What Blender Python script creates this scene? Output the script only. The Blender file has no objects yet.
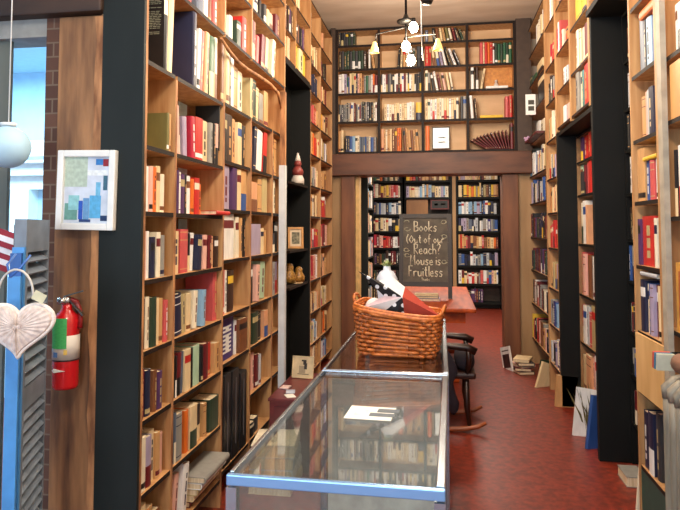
import bpy, bmesh, math, random
from mathutils import Vector, Matrix
PI = math.pi
R = random.Random(7)
S = bpy.context.scene
COL = S.collection

# ------------------------------------------------------------------ camera
F = 620.0; CX = 340.0; HY = 228.0; CAMZ = 1.55
TH = math.atan(100 / 620.0); CT, ST = math.cos(TH), math.sin(TH)
cam_d = bpy.data.cameras.new('camera'); cam = bpy.data.objects.new('camera', cam_d); COL.objects.link(cam)
PH = math.radians(3.0); CP, SP = math.cos(PH), math.sin(PH); PY = HY - F * math.tan(PH)   # looking slightly up, lens shifted
cam.location = (0, 0, CAMZ); cam.rotation_euler = (PI / 2 + PH, 0, TH)
cam_d.sensor_width = 36; cam_d.lens = 36 * F / 680; cam_d.shift_y = -(255 - PY) / 680; cam_d.clip_start = .05
S.camera = cam

def ray(px, py=HY):
    u = (px - CX) / F / (CP - (PY - py) / F * SP)
    return u * CT - ST, CT + u * ST
def rat(py): v = (PY - py) / F; return (SP + v * CP) / (CP - v * SP)
def along(plane, xp, px, py=HY):                # coordinate along a wall, camera depth there
    dx, dy = ray(px, py)
    if plane in 'LR':
        d = xp / dx; return d * dy, d
    d = xp / dy; return d * dx, d
def zof(d, py): return CAMZ + rat(py) * d
def zc(z, d): return CAMZ + d * rat(HY - F * (z - CAMZ) / d)   # heights read off the photograph, corrected for the camera's tilt
def ZC(plane, xp, z, s=0):
    if plane == 'R' and xp in (XG, XA): z = CAMZ + (z - CAMZ) * 1.035
    d = {('L', XL): 3.3, ('L', XF): 6.2, ('R', XG): 5.3, ('R', XA): 4.9, ('R', XB): 3.9, ('B', YFAR): 12, ('L', XS): 8.4}.get((plane, xp))
    if d is None: d = 7.2 if plane == 'B' else (3.05 if s < 3.6 else 5.2)
    return zc(z, d)
def at(px, py, Y):
    dx, dy = ray(px, py); d = Y / dy
    return Vector((d * dx, Y, zof(d, py)))

# ------------------------------------------------------------------ materials
def lin(c): return tuple(((v / 255) / 12.92 if v / 255 <= .04045 else ((v / 255 + .055) / 1.055) ** 2.4) for v in c)
MC = {}
def mat(name, rgb, rough=.55, metal=0., noise=.12, scale=(14, 14, 14), spec=.5, bump=0., rgb2=None, detail=6, emit=None, estr=0, coat=0):
    if name in MC: return MC[name]
    m = bpy.data.materials.new(name); m.use_nodes = True; nt = m.node_tree
    b = nt.nodes['Principled BSDF']
    b.inputs['Roughness'].default_value = rough; b.inputs['Metallic'].default_value = metal
    b.inputs['Specular IOR Level'].default_value = spec
    if coat: b.inputs['Coat Weight'].default_value = coat; b.inputs['Coat Roughness'].default_value = .12
    c = lin(rgb); c2 = lin(rgb2) if rgb2 else tuple(max(0, x * (1 - noise * 2.2)) for x in c)
    if noise or rgb2:
        tc = nt.nodes.new('ShaderNodeTexCoord'); mp = nt.nodes.new('ShaderNodeMapping'); mp.inputs['Scale'].default_value = scale
        n = nt.nodes.new('ShaderNodeTexNoise'); n.inputs['Scale'].default_value = 1; n.inputs['Detail'].default_value = detail
        r = nt.nodes.new('ShaderNodeValToRGB')
        r.color_ramp.elements[0].position = .35; r.color_ramp.elements[1].position = .65
        r.color_ramp.elements[0].color = (*c2, 1); r.color_ramp.elements[1].color = (*c, 1)
        nt.links.new(tc.outputs['Object'], mp.inputs[0]); nt.links.new(mp.outputs[0], n.inputs['Vector'])
        nt.links.new(n.outputs['Fac'], r.inputs[0]); nt.links.new(r.outputs[0], b.inputs['Base Color'])
        if bump:
            bp = nt.nodes.new('ShaderNodeBump'); bp.inputs['Strength'].default_value = bump; bp.inputs['Distance'].default_value = .01
            nt.links.new(n.outputs['Fac'], bp.inputs['Height']); nt.links.new(bp.outputs[0], b.inputs['Normal'])
    else:
        b.inputs['Base Color'].default_value = (*c, 1)
    if emit:
        b.inputs['Emission Color'].default_value = (*lin(emit), 1); b.inputs['Emission Strength'].default_value = estr
    MC[name] = m; return m

PINE = mat('pine', (196, 152, 102), .5, noise=.1, rgb2=(168, 118, 72), scale=(30, 30, 2.5))
PINEB = mat('pine_back', (196, 150, 106), .6, rgb2=(174, 124, 82), scale=(9, 9, 1.5))
ROSEWOOD = mat('plank_reddish', (188, 128, 94), .55, rgb2=(156, 96, 66), scale=(9, 9, 1.5))
EDGE = mat('shelf_edge_dark', (34, 22, 17), .6, noise=.2, spec=.25)
EDGEB = mat('shelf_edge_brown', (50, 28, 20), .6, noise=.2, spec=.25)
BLACKP = mat('black_green_paint', (31, 36, 35), .6, noise=.1, spec=.25, rgb2=(25, 30, 29), scale=(5, 5, 2))
BLACKJ = mat('black_paint', (22, 23, 22), .6, noise=.1, spec=.2, rgb2=(17, 18, 18), scale=(5, 5, 2))
OLDWOOD = mat('old_post_wood', (160, 114, 74), .7, rgb2=(72, 44, 28), scale=(13, 13, 1.7), bump=.5, detail=9)
BARK = mat('raw_wood_edge', (196, 140, 92), .7, rgb2=(120, 76, 44), scale=(20, 20, 5))
DARKBEAM = mat('dark_beam', (66, 44, 30), .6, rgb2=(42, 26, 18), scale=(3, 9, 9))
BEAM = mat('brown_beam', (108, 64, 38), .5, rgb2=(72, 38, 22), scale=(2, 9, 9))
JAMB = mat('brown_jamb', (132, 82, 48), .5, rgb2=(96, 54, 30), scale=(9, 9, 1.2))
TANTRIM = mat('tan_trim', (176, 140, 98), .6, rgb2=(156, 120, 80), scale=(9, 9, 1.2))
CEIL = mat('ceiling_plaster', (220, 200, 178), .9, rgb2=(204, 182, 158), scale=(1.6, 5, 1), detail=8)
WALLC = mat('wall_cream', (214, 200, 176), .85, noise=.05, scale=(2, 2, 2))
FLOORM = mat('red_floor', (138, 50, 32), .4, rgb2=(98, 35, 23), scale=(26, 26, 26), detail=10)
STEEL = mat('steel', (190, 192, 194), .25, metal=1, noise=.05)
CHROME = mat('aluminium_rail', (168, 176, 184), .25, metal=.9, noise=.03)
DKMETAL = mat('dark_metal', (40, 38, 38), .4, metal=.7, noise=.1)
PAGE = mat('page_paper', (232, 214, 180), .8, noise=.08, rgb2=(206, 182, 146), scale=(120, 120, 4))
WHITE = mat('white_paint', (236, 236, 232), .5, noise=.04)
PAPER = mat('white_paper', (240, 238, 230), .7, noise=.03)
CHERRY = mat('cherry_table', (188, 82, 30), .5, spec=.25, rgb2=(146, 56, 20), scale=(14, 2, 14))
WICKER = mat('wicker', (206, 116, 48), .5, rgb2=(150, 74, 26), scale=(40, 40, 40))
DKWOOD = mat('dark_chair_wood', (52, 26, 18), .35, rgb2=(34, 16, 12), scale=(9, 9, 2))
GREENP = mat('dark_green_paint', (32, 80, 72), .5, noise=.1)
GLASSOLIVE = mat('deck_olive', (112, 106, 84), .7, noise=.08)

def glass_mat(name, tint=(.93, .96, .93), ior=1.5):
    m = bpy.data.materials.new(name); m.use_nodes = True; nt = m.node_tree; nt.nodes.clear()
    o = nt.nodes.new('ShaderNodeOutputMaterial'); mx = nt.nodes.new('ShaderNodeMixShader')
    t = nt.nodes.new('ShaderNodeBsdfTransparent'); g = nt.nodes.new('ShaderNodeBsdfGlossy'); f = nt.nodes.new('ShaderNodeFresnel')
    t.inputs[0].default_value = (*tint, 1); g.inputs['Roughness'].default_value = .02; f.inputs['IOR'].default_value = ior
    ge = nt.nodes.new('ShaderNodeNewGeometry'); mr = nt.nodes.new('ShaderNodeMapRange'); mr.inputs['To Min'].default_value = ior; mr.inputs['To Max'].default_value = 1 / ior
    nt.links.new(ge.outputs['Backfacing'], mr.inputs['Value']); nt.links.new(mr.outputs[0], f.inputs['IOR'])
    nt.links.new(f.outputs[0], mx.inputs[0]); nt.links.new(t.outputs[0], mx.inputs[1]); nt.links.new(g.outputs[0], mx.inputs[2])
    nt.links.new(mx.outputs[0], o.inputs[0]); MC[name] = m; return m
GLASS = glass_mat('case_glass', (.95, .97, .95), 1.6)

BC = dict(cream=(232, 206, 160), ivory=(238, 226, 200), white=(240, 238, 234), tan=(206, 158, 104), brown=(124, 76, 46), darkbrown=(62, 40, 30),
          black=(26, 25, 27), navy=(34, 38, 66), blue=(48, 84, 150), lightblue=(140, 178, 210), purple=(84, 52, 96), violet=(52, 36, 112), lilac=(172, 158, 184),
          maroon=(108, 30, 36), red=(196, 44, 38), orange=(228, 112, 40), yellow=(236, 194, 60), green=(44, 96, 66), darkgreen=(44, 64, 48), mint=(176, 206, 176),
          olive=(118, 112, 64), grey=(150, 148, 142), silver=(192, 196, 200), pink=(232, 180, 164), rose=(204, 88, 88), khaki=(190, 172, 124), peach=(226, 166, 124),
          teal=(52, 122, 124), charcoal=(58, 58, 62), crimson=(180, 34, 60), slate=(92, 104, 124))
CN = dict(darkbrown='dark brown', lightblue='pale blue', darkgreen='dark green', lilac='lilac grey', violet='deep violet')
def bmat(c): return mat('book_' + c, BC[c], .45, noise=.07, scale=(30, 30, 9))

# ------------------------------------------------------------------ mesh helpers
def new_obj(name, bm, mats, parent=None, loc=(0, 0, 0), rot=(0, 0, 0), smooth=False):
    me = bpy.data.meshes.new(name); bm.to_mesh(me); bm.free()
    for m in (mats if isinstance(mats, (list, tuple)) else [mats]): me.materials.append(m)
    if smooth:
        for p in me.polygons: p.use_smooth = True
    o = bpy.data.objects.new(name, me); COL.objects.link(o)
    o.location = loc; o.rotation_euler = rot
    if parent: o.parent = parent
    return o
def tag(o, label=None, cat=None, group=None, kind=None):
    if label: o['label'] = label
    if cat: o['category'] = cat
    if group: o['group'] = group
    if kind: o['kind'] = kind
    return o
def empty(name, loc, rz=0, label=None, cat=None, group=None, rot=None):
    o = bpy.data.objects.new(name, None); COL.objects.link(o); o.location = loc
    o.rotation_euler = rot if rot else (0, 0, rz); o.empty_display_size = .1
    return tag(o, label, cat, group)
def box(bm, x0, x1, y0, y1, z0, z1, mi=0, M=None, bevel=0):
    vs = [Vector((x, y, z)) for x in (x0, x1) for y in (y0, y1) for z in (z0, z1)]
    if M: vs = [M @ v for v in vs]
    v = [bm.verts.new(p) for p in vs]
    fs = [bm.faces.new([v[i] for i in q]) for q in ((0, 1, 3, 2), (4, 6, 7, 5), (0, 4, 5, 1), (2, 3, 7, 6), (0, 2, 6, 4), (1, 5, 7, 3))]
    for f in fs: f.material_index = mi
    if bevel:
        es = list({e for f in fs for e in f.edges})
        r = bmesh.ops.bevel(bm, geom=es, offset=bevel, segments=2, affect='EDGES', profile=.6)
        for f in r['faces']: f.material_index = mi
    return fs
def tube(bm, pts, rad, seg=8, mi=0, closed=False, caps=True):
    pts = [Vector(p) for p in pts]; n = len(pts); rads = rad if isinstance(rad, (list, tuple)) else [rad] * n
    rings = []; up = Vector((0, 0, 1)); prev = None
    for i, p in enumerate(pts):
        a = pts[(i - 1) % n] if (closed or i > 0) else p; b = pts[(i + 1) % n] if (closed or i < n - 1) else p
        t = (b - a)
        t = t.normalized() if t.length > 1e-9 else Vector((0, 0, 1))
        x = prev if prev is not None else (up.cross(t) if abs(t.z) < .95 else Vector((1, 0, 0)))
        x = (x - t * x.dot(t)).normalized(); y = t.cross(x); prev = x
        rings.append([bm.verts.new(p + (x * math.cos(2 * PI * k / seg) + y * math.sin(2 * PI * k / seg)) * rads[i]) for k in range(seg)])
    for i in range(n if closed else n - 1):
        A, B = rings[i], rings[(i + 1) % n]
        for k in range(seg):
            f = bm.faces.new((A[k], A[(k + 1) % seg], B[(k + 1) % seg], B[k])); f.material_index = mi; f.smooth = True
    if caps and not closed:
        for rg, rev in ((rings[0], True), (rings[-1], False)):
            f = bm.faces.new(rg[::-1] if rev else rg); f.material_index = mi
def lathe(bm, prof, c=(0, 0, 0), seg=24, mi=0, sx=1, sy=1):
    rings = []
    for r, z in prof:
        rings.append([bm.verts.new((c[0] + sx * r * math.cos(2 * PI * k / seg), c[1] + sy * r * math.sin(2 * PI * k / seg), c[2] + z)) for k in range(seg)] if r > 1e-6 else [bm.verts.new((c[0], c[1], c[2] + z))])
    for A, B in zip(rings, rings[1:]):
        for k in range(seg):
            k2 = (k + 1) % seg
            if len(A) == 1: f = bm.faces.new((A[0], B[k2], B[k]))
            elif len(B) == 1: f = bm.faces.new((A[k], A[k2], B[0]))
            else: f = bm.faces.new((A[k], A[k2], B[k2], B[k]))
            f.material_index = mi; f.smooth = True
    for rg, rev in ((rings[0], True), (rings[-1], False)):
        if len(rg) > 2: bm.faces.new(rg[::-1] if rev else rg).material_index = mi
def BM(): return bmesh.new()
def bx(name, x0, x1, y0, y1, z0, z1, m, parent=None, off=(0, 0, 0), bevel=0):
    bm = BM(); box(bm, x0 - off[0], x1 - off[0], y0 - off[1], y1 - off[1], z0 - off[2], z1 - off[2], bevel=bevel)
    return new_obj(name, bm, m, parent)
def struct(name, x0, x1, y0, y1, z0, z1, m, bevel=0):
    c = Vector(((x0 + x1) / 2, (y0 + y1) / 2, z0))
    bm = BM(); box(bm, x0 - c.x, x1 - c.x, y0 - c.y, y1 - c.y, 0, z1 - z0, bevel=bevel)
    return tag(new_obj(name, bm, m, None, c), kind='structure')

XL, XF, XR, YB, YFAR = -1.22, -1.28, 1.0, 7.4, 12.2
XA, XB, XS, XG = 1.19, 1.238, -.93, 1.035
CZ = 4.0
# ------------------------------------------------------------------ the room
struct('floor', -5.5, 1.6, -3.5, 12.6, -.1, 0, FLOORM)
struct('ceiling', -1.75, 1.6, -3.5, 7.75, CZ, CZ + .1, CEIL)
struct('wall_left', -1.62, -1.52, 2.5, 12.6, 0, CZ, BLACKJ)
struct('wall_right', 1.42, 1.52, -3.5, 12.6, 0, CZ, WALLC)
struct('wall_far', -1.6, 1.5, YFAR + .36, YFAR + .46, 0, 3.2, BLACKJ)
struct('trim_1', -1.5, 1.42, 7.75, 12.6, 3.0, 3.1, CEIL)               # lower ceiling of the far room
# back wall round the doorway
bl = along('B', YB, 341)[0]; bo = along('B', YB, 354.5)[0]; br0 = along('B', YB, 503)[0]; br1 = along('B', YB, 519)[0]
struct('wall_back', -1.5, 1.42, 7.66, 7.76, 2.3, CZ, WALLC)
struct('trim_2', -1.5, bl - .003, YB + .06, YB + .3, 0, 2.18, TANTRIM)
struct('trim_3', bl, bo, YB, YB + .28, 0, 2.178, JAMB, .008)
struct('trim_4', br0, br1, YB, YB + .28, 0, 2.178, JAMB, .008)
struct('trim_5', br1 + .003, 1.3, YB + .06, YB + .3, 0, 2.18, TANTRIM)
struct('trim_6', bo + .001, bo + .045, YB + .1, YB + .27, 0, 2.178, mat('pale_pine_strip', (232, 190, 120), .5))
struct('trim_7', -1.3, 1.05, YB - .06, YB + .28, 2.18, 2.44, BEAM, .01)
# left end wall with the window opening (faces the camera)
YP = 2.41
struct('trim_8', -1.618, -1.402, YP, YP + .16, 0, 2.46, OLDWOOD, .006)
def edge_strip():
    bm = BM(); n = 22; rr = random.Random(3); L = []
    for i in range(n + 1):
        z = 2.45 * i / n; x = -1.432 - rr.random() * .014
        L.append([bm.verts.new((x, YP - .012, z)), bm.verts.new((x, YP, z)), bm.verts.new((-1.404, YP - .012, z)), bm.verts.new((-1.404, YP, z))])
    for a, b in zip(L, L[1:]):
        for i, j in ((0, 2), (1, 0), (2, 3)): bm.faces.new((a[i], a[j], b[j], b[i]))
    bm.faces.new((L[0][0], L[0][1], L[0][3], L[0][2])); bm.faces.new((L[-1][0], L[-1][2], L[-1][3], L[-1][1]))
    bmesh.ops.recalc_face_normals(bm, faces=bm.faces)
    return tag(new_obj('trim_9', bm, BARK), kind='structure')
edge_strip()
def brick_mat():
    m = bpy.data.materials.new('old_brick'); m.use_nodes = True; nt = m.node_tree; b = nt.nodes['Principled BSDF']; b.inputs['Roughness'].default_value = .9
    tc = nt.nodes.new('ShaderNodeTexCoord'); sp = nt.nodes.new('ShaderNodeSeparateXYZ'); cb = nt.nodes.new('ShaderNodeCombineXYZ')
    br = nt.nodes.new('ShaderNodeTexBrick'); br.inputs['Scale'].default_value = 1
    br.inputs['Brick Width'].default_value = .21; br.inputs['Row Height'].default_value = .062; br.inputs['Mortar Size'].default_value = .005; br.inputs['Mortar Smooth'].default_value = .6
    br.inputs['Color1'].default_value = (*lin((98, 66, 52)), 1); br.inputs['Color2'].default_value = (*lin((72, 48, 40)), 1); br.inputs['Mortar'].default_value = (*lin((110, 92, 78)), 1)
    nt.links.new(tc.outputs['Object'], sp.inputs[0]); nt.links.new(sp.outputs['X'], cb.inputs['X']); nt.links.new(sp.outputs['Z'], cb.inputs['Y'])
    nt.links.new(cb.outputs[0], br.inputs['Vector']); nt.links.new(br.outputs[0], b.inputs['Base Color']); return m
struct('wall_brick', -1.69, -1.62, YP + .02, YP + .3, 0, 2.5, brick_mat())
GREYP = mat('greenish_grey_post', (108, 112, 104), .7, noise=.12, scale=(6, 6, 2))
struct('trim_10', -2.1, -1.885, YP + .05, YP + .07, 0, 2.4, GREYP)
struct('trim_11', -3.6, -1.69, YP + .02, YP + .16, 2.385, 2.52, mat('grey_lintel', (150, 150, 146), .7, noise=.1))
struct('trim_12', -2.1, -1.402, YP - .04, YP + .2, 2.465, 2.75, DARKBEAM, .01)
struct('wall_entrance', -3.6, -1.42, YP + .05, YP + .2, 2.75, CZ, WALLC)
# bright side room seen through the opening
SKYW = mat('pale_blue_wall', (186, 218, 238), .8, noise=.03)
struct('wall_sunroom', -5.5, -1.72, 5.2, 5.3, 0, 3.4, SKYW)
struct('wall_side', -5.5, -5.4, -3.5, 5.3, 0, 3.4, SKYW)
struct('trim_13', -5.5, -1.66, 2.6, 5.3, 3.0, 3.1, SKYW)               # side room ceiling
struct('trim_14', -1.72, -1.63, 2.75, 5.2, 0, 3.0, SKYW)
struct('trim_15', -4.6, -1.9, 5.0, 5.2, 2.02, 2.12, WHITE)
struct('trim_16', -4.6, -1.9, 5.08, 5.2, 1.9, 2.02, WHITE)
for i, x in enumerate((-3.75, -3.2, -2.65)): struct('trim_%d' % (17 + i), x - .09, x + .09, 5.06, 5.2, 0, 1.9, WHITE)
t = empty('air_conditioner', (-3.58, 5.02, 2.12), label='white wall air conditioner on the ledge beyond the opening', cat='air conditioner')
bx('body', -.35, .35, -.1, .1, 0, .2, WHITE, t, bevel=.02); bx('vent', -.3, .3, -.104, -.1, .03, .06, mat('vent_grey', (150, 160, 168)), t)

# doorway frames (black)
dN, dFa = 4.98, 6.05
struct('trim_20', -1.5, XF + .005, dFa - .04, dFa, 0, 2.93, BLACKJ)
struct('trim_21', -1.5, XF + .02, dN, dFa - .04, 2.93, 2.97, BLACKJ)
struct('trim_22', -1.5, -1.47, dN, dFa - .04, 0, 2.93, BLACKJ)
Y1, Y2 = 4.43, 5.75
struct('trim_23', 1.035, 1.25, Y1, Y1 + .05, 0, 3.02, BLACKJ, .004)
struct('trim_24', 1.03, 1.21, Y2 - .05, Y2, 0, 2.39, BLACKJ, .004)
struct('trim_25', 1.04, 1.4, Y1 + .051, Y2, 2.36, 2.392, BLACKJ)
struct('trim_26', 1.005, 1.4, 3.47, Y1, 3.0, 3.04, BLACKJ)

# ------------------------------------------------------------------ bookcases
def wbox(plane, xp, s0, s1, n0, n1, z0, z1):
    if plane == 'L': return (xp + n0, xp + n1, s0, s1, z0, z1)
    if plane == 'R': return (xp - n1, xp - n0, s0, s1, z0, z1)
    return (s0, s1, xp - n1, xp - n0, z0, z1)
CELLS = []
def bookcase(label, plane, xp, cols, depth, mats, zb=0, back=True, uz=None, group=None, ut=.022, st=.02, name='bookcase', plinth=None, dark_back=None, utops=None, uw=None):
    """cols: list of (s0, s1, [shelf tops], ztop)."""
    body, edge, backm = mats
    fz = lambda z: ZC(plane, xp, z, cols[0][0])
    cols = [(a, b, [fz(z) for z in zs], fz(t)) for a, b, zs, t in cols]; zb = fz(zb) if zb else 0
    if utops: utops = [fz(z) for z in utops]
    if plinth: plinth = (min(c[2][0] for c in cols) - .021, plinth[1])
    for a, b, zs, t in cols: CELLS.append((plane, xp, a + ut / 2 + .001, b - ut / 2 - .001, zs + [t], depth, st))
    sm = (cols[0][0] + cols[-1][1]) / 2
    b = wbox(plane, xp, sm, sm, -depth, 0, 0, 0); loc = Vector(((b[0] + b[1]) / 2, (b[2] + b[3]) / 2, zb))
    root = empty(name, loc, 0, label, 'bookcase', group)
    def part(nm, s0, s1, n0, n1, z0, z1, m):
        bm = BM(); q = wbox(plane, xp, s0, s1, n0, n1, z0, z1)
        fs = box(bm, q[0] - loc.x, q[1] - loc.x, q[2] - loc.y, q[3] - loc.y, q[4] - loc.z, q[5] - loc.z)
        if isinstance(m, (list, tuple)):
            nrm = {'L': Vector((1, 0, 0)), 'R': Vector((-1, 0, 0)), 'B': Vector((0, -1, 0))}[plane]
            bm.normal_update()
            for f in bm.faces: f.material_index = 1 if f.normal.dot(nrm) > .9 else 0
        return new_obj(nm, bm, m, root)
    zt = max(c[3] for c in cols)
    us = sorted({c[0] for c in cols} | {cols[-1][1]})
    for i, s in enumerate(us):
        adj = [c for c in cols if abs(c[0] - s) < 1e-6 or abs(c[1] - s) < 1e-6]
        top = utops[i] if utops else max(c[3] for c in adj)
        part('upright', s - (uw[i] if uw else ut) / 2, s + (uw[i] if uw else ut) / 2, -depth, .002, zb, top, [body, uz or edge])
    for s0, s1, zs, ztop in cols:
        for z in zs: part('shelf', s0 + ut / 2 + .0005, s1 - ut / 2 - .0005, -depth, 0, z - st, z, [body, edge])
        part('shelf', s0 + ut / 2 + .0005, s1 - ut / 2 - .0005, -depth, 0, ztop - st, ztop, [body, edge])
    if back: part('back_panel', cols[0][0], cols[-1][1], -depth - .012, -depth - .0005, zb, zt, backm)
    if plinth: part('plinth', cols[0][0] + .012, cols[-1][1] - .012, -depth, -.004, 0, plinth[0], plinth[1])
    return root, part

SPEC = []      # every book
def book(plane, xp, s, w, h, z, c, lean=0, d=None, setb=None, row='', order=0, flat=False, style=None, c2=None, depth=.2, spin=0):
    SPEC.append(dict(plane=plane, xp=xp, s=s, w=w, h=h, z=z, c=c, lean=lean, d=d or min(depth - .034, max(.085, h * .72)), setb=R.uniform(.004, .028) if setb is None else setb,
                     row=row, flat=flat, style=R.randrange(7) if style is None else style, c2=c2, order=order, spin=spin))
ROWN = {}
def row(plane, xp, z, rowlab, text, depth=.2, **kw):
    """text: 'colour x0 x1 ytop [lean]; ...' measured on the photograph; turned into places along the wall."""
    its = []; zr = z; z = ZC(plane, xp, z, 1 if float(text.split()[1]) > 600 else 9)
    for it in text.split(';'):
        p = it.split()
        if not p: continue
        c, x0, x1, yt = p[0], float(p[1]), float(p[2]), float(p[3]); lean = float(p[4]) if len(p) > 4 else 0
        dd = along(plane, xp, (x0 + x1) / 2)[1]; ym = (yt + HY - (zr - CAMZ) / dd * F) / 2
        s0, d0 = along(plane, xp, x0, ym); s1, d1 = along(plane, xp, x1, ym)
        d = (d0 + d1) / 2; w = abs(s1 - s0) * .97
        if lean: w *= math.cos(math.radians(lean)) * .9
        h = max(.09, min(zof(d, yt) - z - .001, .42)); its.append((c, (s0 + s1) / 2, w, h, lean))
    for c, s, w, h, lean in its:
        ROWN[rowlab] = ROWN.get(rowlab, 0) + 1
        book(plane, xp, s, w, h, z + .0006, c, lean, row=rowlab, order=ROWN[rowlab], depth=depth, **kw)
PAL = dict(mix='cream ivory white tan brown black navy blue maroon red orange yellow green darkgreen grey pink khaki rose charcoal lilac white cream black'.split(),
           light='cream ivory white tan pink white cream khaki grey lightblue ivory lilac'.split(), dark='black navy maroon darkbrown charcoal black darkgreen purple brown maroon navy'.split(),
           warm='cream tan orange red peach brown maroon cream yellow ivory tan rose'.split(), red='red maroon rose crimson red white red pink'.split(),
           cool='blue navy lightblue white silver slate lilac black blue violet grey ivory'.split(), bw='white black ivory black grey white maroon cream charcoal'.split(), tanp='tan peach cream brown tan orange ivory tan'.split(),
           green='darkgreen green darkgreen green'.split(), pale='ivory cream white ivory cream'.split())
def auto(plane, xp, z, rowlab, x0, x1, pal, hmin, hmax, depth=.2, wm=.026, wv=.012, lean=0, gap=.0, seq=None, px=True):
    z = ZC(plane, xp, z, 1 if (px and x0 > 600) else 9)
    s0 = along(plane, xp, x0)[0] if px else x0; s1 = along(plane, xp, x1)[0] if px else x1
    if px:
        s0 = along(plane, xp, x0, HY - (z + .12 - CAMZ) / along(plane, xp, x0)[1] * F)[0]; s1 = along(plane, xp, x1, HY - (z + .12 - CAMZ) / along(plane, xp, x1)[1] * F)[0]
    sg = 1 if s1 > s0 else -1; s = s0; i = 0; P = PAL.get(pal, pal.split() if isinstance(pal, str) else pal)
    hb = R.uniform(hmin, hmax)
    while True:
        w = wm + R.uniform(-wv, wv)
        if abs(s + sg * w - s0) > abs(s1 - s0): break
        if R.random() < .3: hb = R.uniform(hmin, hmax)
        h = min(hmax, hb * R.uniform(.95, 1.03)); c = P[i % len(P)] if seq else R.choice(P)
        ROWN[rowlab] = ROWN.get(rowlab, 0) + 1
        book(plane, xp, s + sg * w / 2, w * .97, h, z + .0006, c, lean if not callable(lean) else lean(), row=rowlab, order=ROWN[rowlab], depth=depth)
        s += sg * (w / max(.5, math.cos(math.radians(lean))) + gap); i += 1
ORD = 'zeroth first second third fourth fifth sixth seventh eighth ninth tenth eleventh twelfth thirteenth fourteenth fifteenth sixteenth seventeenth eighteenth nineteenth twentieth'.split()
def ordw(i): return ORD[i] if i < len(ORD) else '%dth' % i
def rl(k, bay): return '%s shelf down, %s' % (ordw(k), bay)

# --- left wall, near bookcase
ls = [along('L', XL, p)[0] for p in (143, 174.5, 223, 250.5, 272, 284)]
ls[0] = 2.425
ZA = [.12, .43, .74, 1.03, 1.33, 1.62, 1.90, 2.26]; ZB = [.15, .45, .765, 1.045, 1.365, 1.66, 1.94, 2.27]
colsL = [(ls[0], ls[1], ZA, 2.66), (ls[1], ls[2], ZA, 2.66)] + [(ls[i], ls[i + 1], [z for z in ZB if i > 2 or z != .45], 2.66) for i in (2, 3, 4)]
rootL, partL = bookcase('tall pine bookcase with dark shelf edges beside the brick and wood post', 'L', XL, colsL, .2, (PINE, EDGE, ROSEWOOD), uz=BARK, utops=[3.05, 2.24, 2.245, 2.25, 2.25, 2.66])
partL('end_panel', ls[0] - .032, ls[0] - .0115, -.183, .004, 0, 3.3, BLACKP)
# upper run of the same wall, reaching the ceiling
colsU = [(ls[0], ls[1] + .0, [2.99], 3.3), (ls[1], ls[2], [2.99, 3.3], 3.62), (ls[2], ls[3], [2.99, 3.3], 3.62), (ls[3], ls[5], [2.99, 3.3], 3.62)]
rootU, partU = bookcase('upper pine shelves over the bookcase beside the black end panel', 'L', XL, [(a, b, [q for q in z], t) for a, b, z, t in colsU], .2, (PINE, EDGE, PINEB), zb=2.662, uz=PINE)
# make-shift boards and the white pole at the doorway
t = empty('pole', (XL + .03, 4.62, 0), label='white painted pole with a bare wooden upper half beside the black doorway', cat='pole')
bx('lower_pole', -.024, .024, -.026, .026, 0, 2.03, mat('pole_white', (214, 220, 226), .4, noise=.06), t); bx('upper_pole', -.02, .02, -.022, .022, 2.03, 2.6, BARK, t)
BP = []
for px, py in ((221, 38), (229, 51), (238, 62), (247, 69), (258, 76), (270, 84), (278, 93), (281, 108)):
    yy, dd = along('L', XL + .02, px, py); BP.append(Vector((XL + .02, yy, zof(dd, py))))
bm = BM(); tube(bm, [q - BP[0] for q in BP], [.008, .011, .012, .011, .013, .012, .012, .008], 8)
tag(new_obj('bare_branch', bm, BARK, None, BP[0]), 'thin bare branch running along the shelf edge over the books', 'branch')

b1, b2, b3, b4, b5 = 'narrow bay beside black end panel', 'second bay from black end panel', 'third bay from black end panel', 'fourth bay from black end panel', 'narrow bay beside white pole'
def LR(z, k, bay, t, **kw): row('L', XL, z, rl(k, bay), t, **kw)
LR(2.26, 1, b1, 'black 168.5 172 -30; cream 172.3 178 -20 3')
LR(1.90, 2, b1, 'olive 168.8 171 113; tan 171.2 172.6 114')
LR(1.62, 3, b1, 'cream 143.5 146 163; maroon 146 147.5 164; white 147.5 152 166; pink 152 155.5 166; orange 155.5 160 167; cream 160 164.5 166; ivory 164.5 169 174')
LR(1.33, 4, b1, 'cream 143.5 146 229; pink 146 150 231; white 150 155 231; navy 155 159 237; ivory 159 163 232; grey 163 168.5 235')
LR(1.03, 5, b1, 'pink 143.5 147 297; black 147 150 299; ivory 150 154 297; darkgreen 154 159.5 297; cream 159.5 163.5 298; tan 163.5 167 298; rose 167 170.5 300')
LR(.74, 6, b1, 'maroon 143.5 149 370; navy 149 154 370; white 154 156.5 369; brown 156.5 160 370; purple 160 165 371')
LR(.43, 7, b1, 'ivory 143.5 149 437; lilac 149 155 436; cream 155 160 430; tan 160 164 432; pink 164 169 433')
LR(.12, 8, b1, 'cream 144 150 505; tan 151 158 507; brown 158 166 510')
LR(2.26, 1, b2, 'navy 194.5 198.5 10; white 199 202 28 4; rose 203 207 30 4; peach 207 211.5 32 3; green 212.5 218 37; ivory 218 221 38')
LR(1.90, 2, b2, 'pink 178 182.5 106 -5; brown 183 187 108 -5; lilac 188 192.5 117 -4; crimson 193 198 117 -3; red 198.5 206 118; cream 206.5 213 121; grey 213 216 123; black 216 218.5 124; pink 218.5 221 124')
LR(1.62, 3, b2, 'white 176.5 179 168; purple 179 181 170; white 181 183 172; purple 183 187 174; black 187 190 175; white 190 194 176; orange 194.5 197.5 179; red 197.5 202.5 178; orange 202.5 206 184')
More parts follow.
